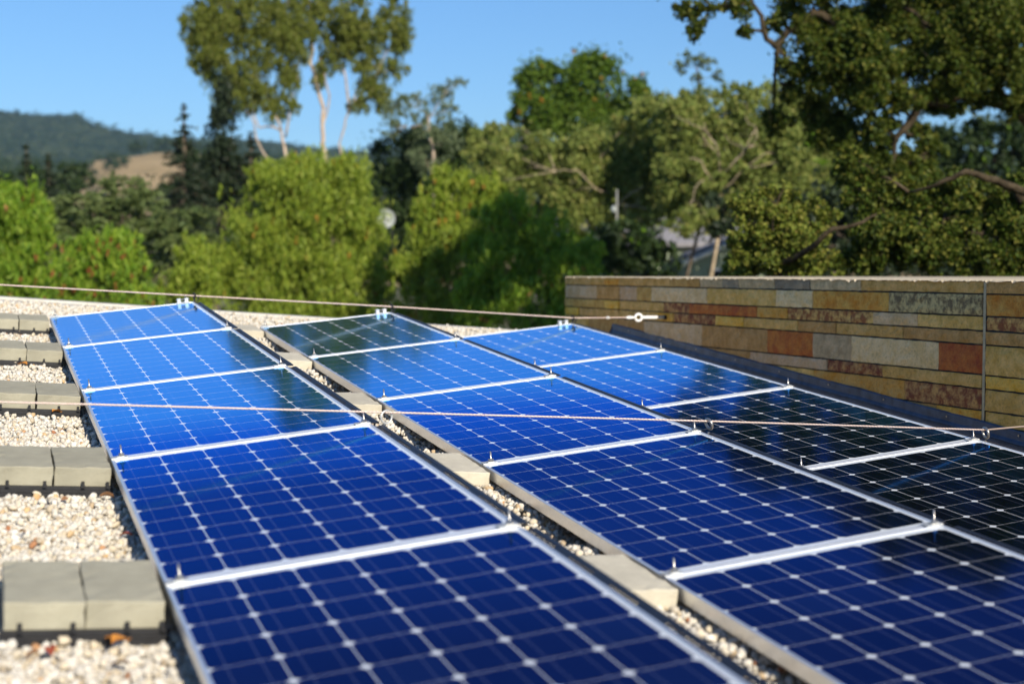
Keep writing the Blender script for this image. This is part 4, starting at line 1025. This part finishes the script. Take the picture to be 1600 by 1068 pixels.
# fallen leaves on the gravel
LEAFCOL = {"orange": simple("orange_dry_leaf", (0.55, 0.22, 0.03), 0.7, 0, 60, 0.3), "rust red": simple("red_dry_leaf", (0.30, 0.06, 0.025), 0.7, 0, 60, 0.3), "brown": simple("brown_dry_leaf", (0.22, 0.11, 0.05), 0.8, 0, 60, 0.3)}
def dry_leaf(px, py, colr, size, label, seed):
    r2 = np.random.default_rng(seed)
    d_ = ray(px, py); o0 = roof_pt(0, 0, HROOF + 0.03); n = RC[:, 2]
    p = np.array([0, 0, HC]) + d_ * (((o0 - np.array([0, 0, HC])) @ n) / (d_ @ n))
    m_ = MB(); k = 7
    for i in range(k + 1):
        t = i / k; w = 0.30 * math.sin(math.pi * min(1, t * 0.92 + 0.05)) ** 0.8
        z = 0.22 * math.sin(t * 2.6)
        m_.v += [(t - .5, -w, z + 0.16), (t - .5, 0, z), (t - .5, w, z + 0.16)]
    for i in range(k):
        m_.f += [(i * 3, i * 3 + 3, i * 3 + 4, i * 3 + 1), (i * 3 + 1, i * 3 + 4, i * 3 + 5, i * 3 + 2)]; m_.m += [0, 0]
    m_.tube([(-0.75, 0.03, 0.1), (-0.5, 0, 0.0)], 0.02, 5)
    o = link("fallen_leaf", m_.mesh("fallen_leaf", LEAFCOL[colr], True), None, m4(RC @ rot('Z', r2.uniform(0, 6.28)) @ rot('X', r2.normal() * 0.4) * size, p))
    tag(o, label, "leaf", "fallen leaves on the gravel")
for i, (px, py, cl, sz, lb) in enumerate([
    (186, 1006, "orange", 0.060, "largest orange fallen leaf, on the gravel in front of the fourth-seam tray"), (176, 1000, "orange", 0.035, "small orange curl touching the largest orange leaf"), (80, 1020, "rust red", 0.045, "rust red fallen leaf on the gravel below the fourth-seam tray"),
    (52, 1024, "brown", 0.035, "brown crumpled leaf beside the rust red one"), (197, 838, "rust red", 0.04, "rust red leaf on the gravel next to the fourth panel's shadow"), (34, 832, "orange", 0.03, "orange fleck of leaf on the gravel between third-seam and fourth-seam pavers"),
    (168, 778, "brown", 0.05, "brown leaf just in front of the third-seam tray"), (88, 645, "orange", 0.05, "orange leaf against the second-seam tray rail"), (152, 660, "brown", 0.035, "brown leaf in the gravel past the second-seam tray"),
    (36, 571, "orange", 0.06, "orange leaf on the gravel past the first-seam tray"), (188, 1040, "brown", 0.04, "brown leaf at the lower rim of the gravel strip"), (100, 781, "brown", 0.03, "tiny brown leaf below the crack between third-seam pavers")]):
    dry_leaf(px, py, cl, sz, lb, i)

# ------------------------------------------------------------------ stone wall block and flashing
wl = thing("stone_wall", "low block clad in coursed tan, ochre and rust-red stone beside the panels", "wall", Matrix.Translation((CORNER * [1, 1, 0]).tolist()))
W0 = CORNER * np.array([1, 1, 0.0])
Z = [ZTOP - 0.004, ZTOP - 0.077, ZTOP - 0.201, ZTOP - 0.283, ZTOP - 0.361, ZTOP - 0.529, ZTOP - 0.607, ZTOP - 0.730, ZTOP - 0.81, ZTOP - 0.93, ZTOP - 1.10, ZTOP - 1.2, ZTOP - 1.36, ZTOP - 1.5]
COURSES = [
    [(884, 'T'), (944, 'O'), (966, 'T'), (1046, 'B'), (1093, 'G'), (1128, 'D'), (1153, 'G'), (1209, 'D'), (1265, 'G'), (1344, 'T'), (1536, '|'), (1541, 'T'), (1700, 'B'), (1900, 'G')],
    [(884, 'L'), (932, 'T'), (967, 'L'), (995, 'B'), (1018, 'L'), (1105, 'T'), (1213, 'L'), (1269, 'O'), (1389, 'M'), (1536, '|'), (1541, 'O'), (1640, 'T'), (1850, 'L')],
    [(884, 'B'), (944, 'Y'), (967, 'T'), (1037, 'K'), (1077, 'R'), (1183, 'Y'), (1231, 'K'), (1364, 'L'), (1434, 'T'), (1536, '|'), (1541, 'K'), (1660, 'T')],
    [(884, 'Y'), (904, 'T'), (966, 'T'), (1024, 'Y'), (1052, 'K'), (1119, 'Y'), (1162, 'T'), (1247, 'T'), (1306, 'T'), (1411, 'T'), (1536, '|'), (1541, 'T'), (1720, 'Y')],
    [(884, 'T'), (920, 'B'), (966, 'T'), (1007, 'L'), (1097, 'T'), (1199, 'R'), (1270, 'G'), (1331, 'L'), (1467, 'R'), (1536, '|'), (1541, 'T'), (1680, 'L')],
    [(884, 'T'), (1010, 'O'), (1090, 'T'), (1173, 'L'), (1293, 'K'), (1381, 'T'), (1536, '|'), (1541, 'Y'), (1690, 'T')],
    [(884, 'T'), (1100, 'L'), (1180, 'T'), (1273, 'Y'), (1415, 'K'), (1536, '|'), (1541, 'T')],
    [(884, 'T'), (1250, 'T'), (1465, 'O'), (1536, '|'), (1541, 'T')]]
face = MB(); KEY = list(ST); jr = np.random.default_rng(5)
for k in range(len(Z) - 1):
    row = COURSES[k] if k < len(COURSES) else [(884, 'T'), (1100, 'B'), (1300, 'L'), (1500, 'T'), (1700, 'Y')]
    for q, (px, key) in enumerate(row):
        if key == '|': continue
        s0 = 0.0 if q == 0 else s_of(px); s1 = s_of(row[q + 1][0]) if q + 1 < len(row) else 11.5
        s1 = min(s1, 11.5)
        z1, z0 = Z[k] - 0.0035, Z[k + 1] + 0.0035
        o0 = jr.uniform(0, 0.007); a = s0 + 0.0018; b_ = s1 - 0.0018
        # split face: a grid of facets with chipped, slightly wavy edges
        nx = max(3, int((b_ - a) / 0.045)); nz = 4 if z1 - z0 > 0.1 else 3
        base = jr.normal(size=(nx + 1, nz + 1)) * 0.0022 + np.interp(np.arange(nx + 1), np.linspace(0, nx, 4), jr.normal(size=4) * 0.002)[:, None]
        v = []
        for i in range(nx + 1):
            for j in range(nz + 1):
                ei = i in (0, nx); ej = j in (0, nz)
                ss_ = a + (b_ - a) * i / nx + (0 if not ei else (1 if i == 0 else -1) * abs(jr.normal()) * 0.0012)
                zz_ = z0 + (z1 - z0) * j / nz + (0 if not ej else (1 if j == 0 else -1) * abs(jr.normal()) * 0.0016)
                v.append(wall_pt(ss_, o0 + base[i, j] - (0.0035 if (ei or ej) else 0), zz_))
        f = [(i * (nz + 1) + j, i * (nz + 1) + j + 1, (i + 1) * (nz + 1) + j + 1, (i + 1) * (nz + 1) + j) for i in range(nx) for j in range(nz)]
        rim = [i * (nz + 1) for i in range(nx + 1)] + [nx * (nz + 1) + j for j in range(1, nz + 1)] + [i * (nz + 1) + nz for i in range(nx - 1, -1, -1)] + [j for j in range(nz - 1, 0, -1)]
        k0 = len(v); v += [v[q_] + NW * 0.03 for q_ in rim]
        f += [(rim[i], rim[(i + 1) % len(rim)], k0 + (i + 1) % len(rim), k0 + i) for i in range(len(rim))]
        face.add([p - W0 for p in v], f, KEY.index(key))
link("stone_cladding", face.mesh("stone_cladding", [ST[k] for k in KEY]), wl)
# far return of the block, same courses
ret = MB(); XE = np.array([1.0, 0.0, 0.0])
for k in range(len(Z) - 1):
    s = 0.0
    while s < 5.0:
        ln = float(jr.uniform(0.25, 0.7)); z1, z0 = Z[k] - 0.0035, Z[k + 1] + 0.0035
        a = CORNER + XE * (s + 0.002); b_ = CORNER + XE * (s + ln - 0.002); oy = np.array([0, jr.uniform(0.0, 0.006), 0])
        v = [a * [1, 1, 0] + [0, 0, z0] + oy, b_ * [1, 1, 0] + [0, 0, z0] + oy, b_ * [1, 1, 0] + [0, 0, z1] + oy, a * [1, 1, 0] + [0, 0, z1] + oy]
        ret.add([np.array(p) - W0 for p in v], [(1, 0, 3, 2)], int(jr.choice([0, 0, 1, 4, 6])))
        s += ln
link("stone_cladding", ret.mesh("return_cladding", [ST[k] for k in KEY]), wl)
# core (dark joints show between the stones) and top
core = MB(); e = 0.010
q = [CORNER - DW * 0.012 + NW * e, wall_pt(11.5, -e, 0), wall_pt(11.5, -e, 0) + XE * 4.0, CORNER + XE * 5.0 - np.array([0, 0.012, 0])]
core.add([np.array([p[0], p[1], 0]) - W0 for p in q] + [np.array([p[0], p[1], ZTOP - 0.012]) - W0 for p in q], [(0, 1, 5, 4), (1, 2, 6, 5), (2, 3, 7, 6), (3, 0, 4, 7), (4, 5, 6, 7)])
link("core", core.mesh("core", M_MORTAR), wl)
sj = MB()
for px in (967, 1538.5):
    s = s_of(px); wj = 0.011 if px > 1500 else 0.003
    v = [wall_pt(s - wj, 0.001, ZTOP - 1.5), wall_pt(s + wj, 0.001, ZTOP - 1.5), wall_pt(s + wj, 0.001, ZTOP - 0.01), wall_pt(s - wj, 0.001, ZTOP - 0.01)]
    if px > 1500: sj.add([p - W0 for p in v], [(0, 1, 2, 3)])
link("sealant_joint", sj.mesh("sealant_joint", M_SEAL), wl)
# coping: pale lip whose ragged tongues are shaped to imitate drips of sunlight
cp = MB(); N = 900; ss = np.linspace(-0.004, 11.5, N)
wob = np.abs(np.interp(ss, np.linspace(0, 11.5, 260), jr.normal(size=260))) ** 1.6 * 0.0025 + np.abs(jr.normal(size=N)) * 0.0014 + 0.003
spk = np.interp(ss, np.linspace(0, 11.5, 700), (jr.random(700) < 0.04 * np.linspace(0.2, 1.6, 700)) * jr.uniform(0.004, 0.022, 700))
lipz = ZTOP - wob - spk; outw = 0.006 + wob * 0.35 + spk * 0.12
topw = ZTOP + jr.normal(size=N) * 0.0012
V = []; F = []
for i in range(N):
    back = CORNER - DW * ss[i]
    bx = back + NW * 0.45
    V += [np.array([bx[0], bx[1], ZTOP + 0.001]) - W0, wall_pt(ss[i], -0.01, topw[i]) - W0, wall_pt(ss[i], outw[i], lipz[i]) - W0, wall_pt(ss[i], -0.004, lipz[i] - 0.0015) - W0]
for i in range(N - 1):
    for j in range(3): F.append((i * 4 + j, i * 4 + j + 1, (i + 1) * 4 + j + 1, (i + 1) * 4 + j))
cp.add(V, F)
qq = [CORNER + NW * 0.45, wall_pt(11.5, -0.45, 0), wall_pt(11.5, -0.45, 0) + XE * 3.5, CORNER + XE * 5.0 ]
cp.add([np.array([p[0], p[1], ZTOP - 0.0005]) - W0 for p in qq], [(0, 1, 2, 3)])
link("coping", cp.mesh("coping", M_COPE), wl)

# dark flashing at the foot of the wall
fs = s_of(958); fe = 11.0
fl = thing("wall_flashing", "long dark blue-grey metal flashing along the foot of the stone wall", "flashing", Matrix.Translation((wall_pt(fs, 0, 0) * [1, 1, 0]).tolist()))
F0 = wall_pt(fs, 0, 0) * np.array([1, 1, 0.0])
prof = [(-0.002, 0.193), (0.006, 0.195), (0.013, 0.187), (0.013, 0.142), (0.022, 0.131), (0.025, 0.121), (0.016, 0.114), (0.016, 0.080), (0.030, 0.070), (0.030, 0.060), (0.020, 0.052), (0.020, 0.010), (0.10, -0.004)]
m_ = MB(); n = 60; V = []
frng = np.random.default_rng(9)
for i in range(n + 1):
    s = fs + (fe - fs) * i / n; p = wall_pt(s, 0, 0); zr = roof_z(p)
    wv = 0.002 * math.sin(i * 0.9) + frng.normal() * 0.0012
    for o_, z_ in prof: V.append(wall_pt(s, o_ + (wv if 0.01 < o_ < 0.05 else 0), zr + z_ + wv) - F0)
k = len(prof)
Fq = [(i * k + j, (i + 1) * k + j, (i + 1) * k + j + 1, i * k + j + 1) for i in range(n) for j in range(k - 1)]
m_.add(V, Fq + [tuple(range(k))]); link("metal_strip", m_.mesh("metal_strip", M_FLASH), fl)
for i in range(9):
    s = fs + 0.35 + i * 0.62; p = wall_pt(s, 0, 0); zr = roof_z(p)
    a = MB(); a.tube([wall_pt(s, 0.012, zr + 0.168) - F0, wall_pt(s, 0.018, zr + 0.168) - F0], 0.005, 8); link("screw", a.mesh("screw", M_STEEL), fl)

# ------------------------------------------------------------------ the air
hz = MB(); hz.box((0, 1480, 148), (5200, 3160, 304))
m_hz = bpy.data.materials.new("air"); m_hz.use_nodes = True
hn = m_hz.node_tree.nodes; hn.remove(hn['Principled BSDF'])
pv = hn.new('ShaderNodeVolumePrincipled'); pv.inputs['Density'].default_value = 0.00010
pv.inputs['Color'].default_value = (0.5, 0.75, 1.0, 1); pv.inputs['Anisotropy'].default_value = 0.2
m_hz.node_tree.links.new(pv.outputs[0], hn['Material Output'].inputs['Volume'])
ho = link("haze", hz.mesh("haze", m_hz)); tag(ho, kind='stuff')
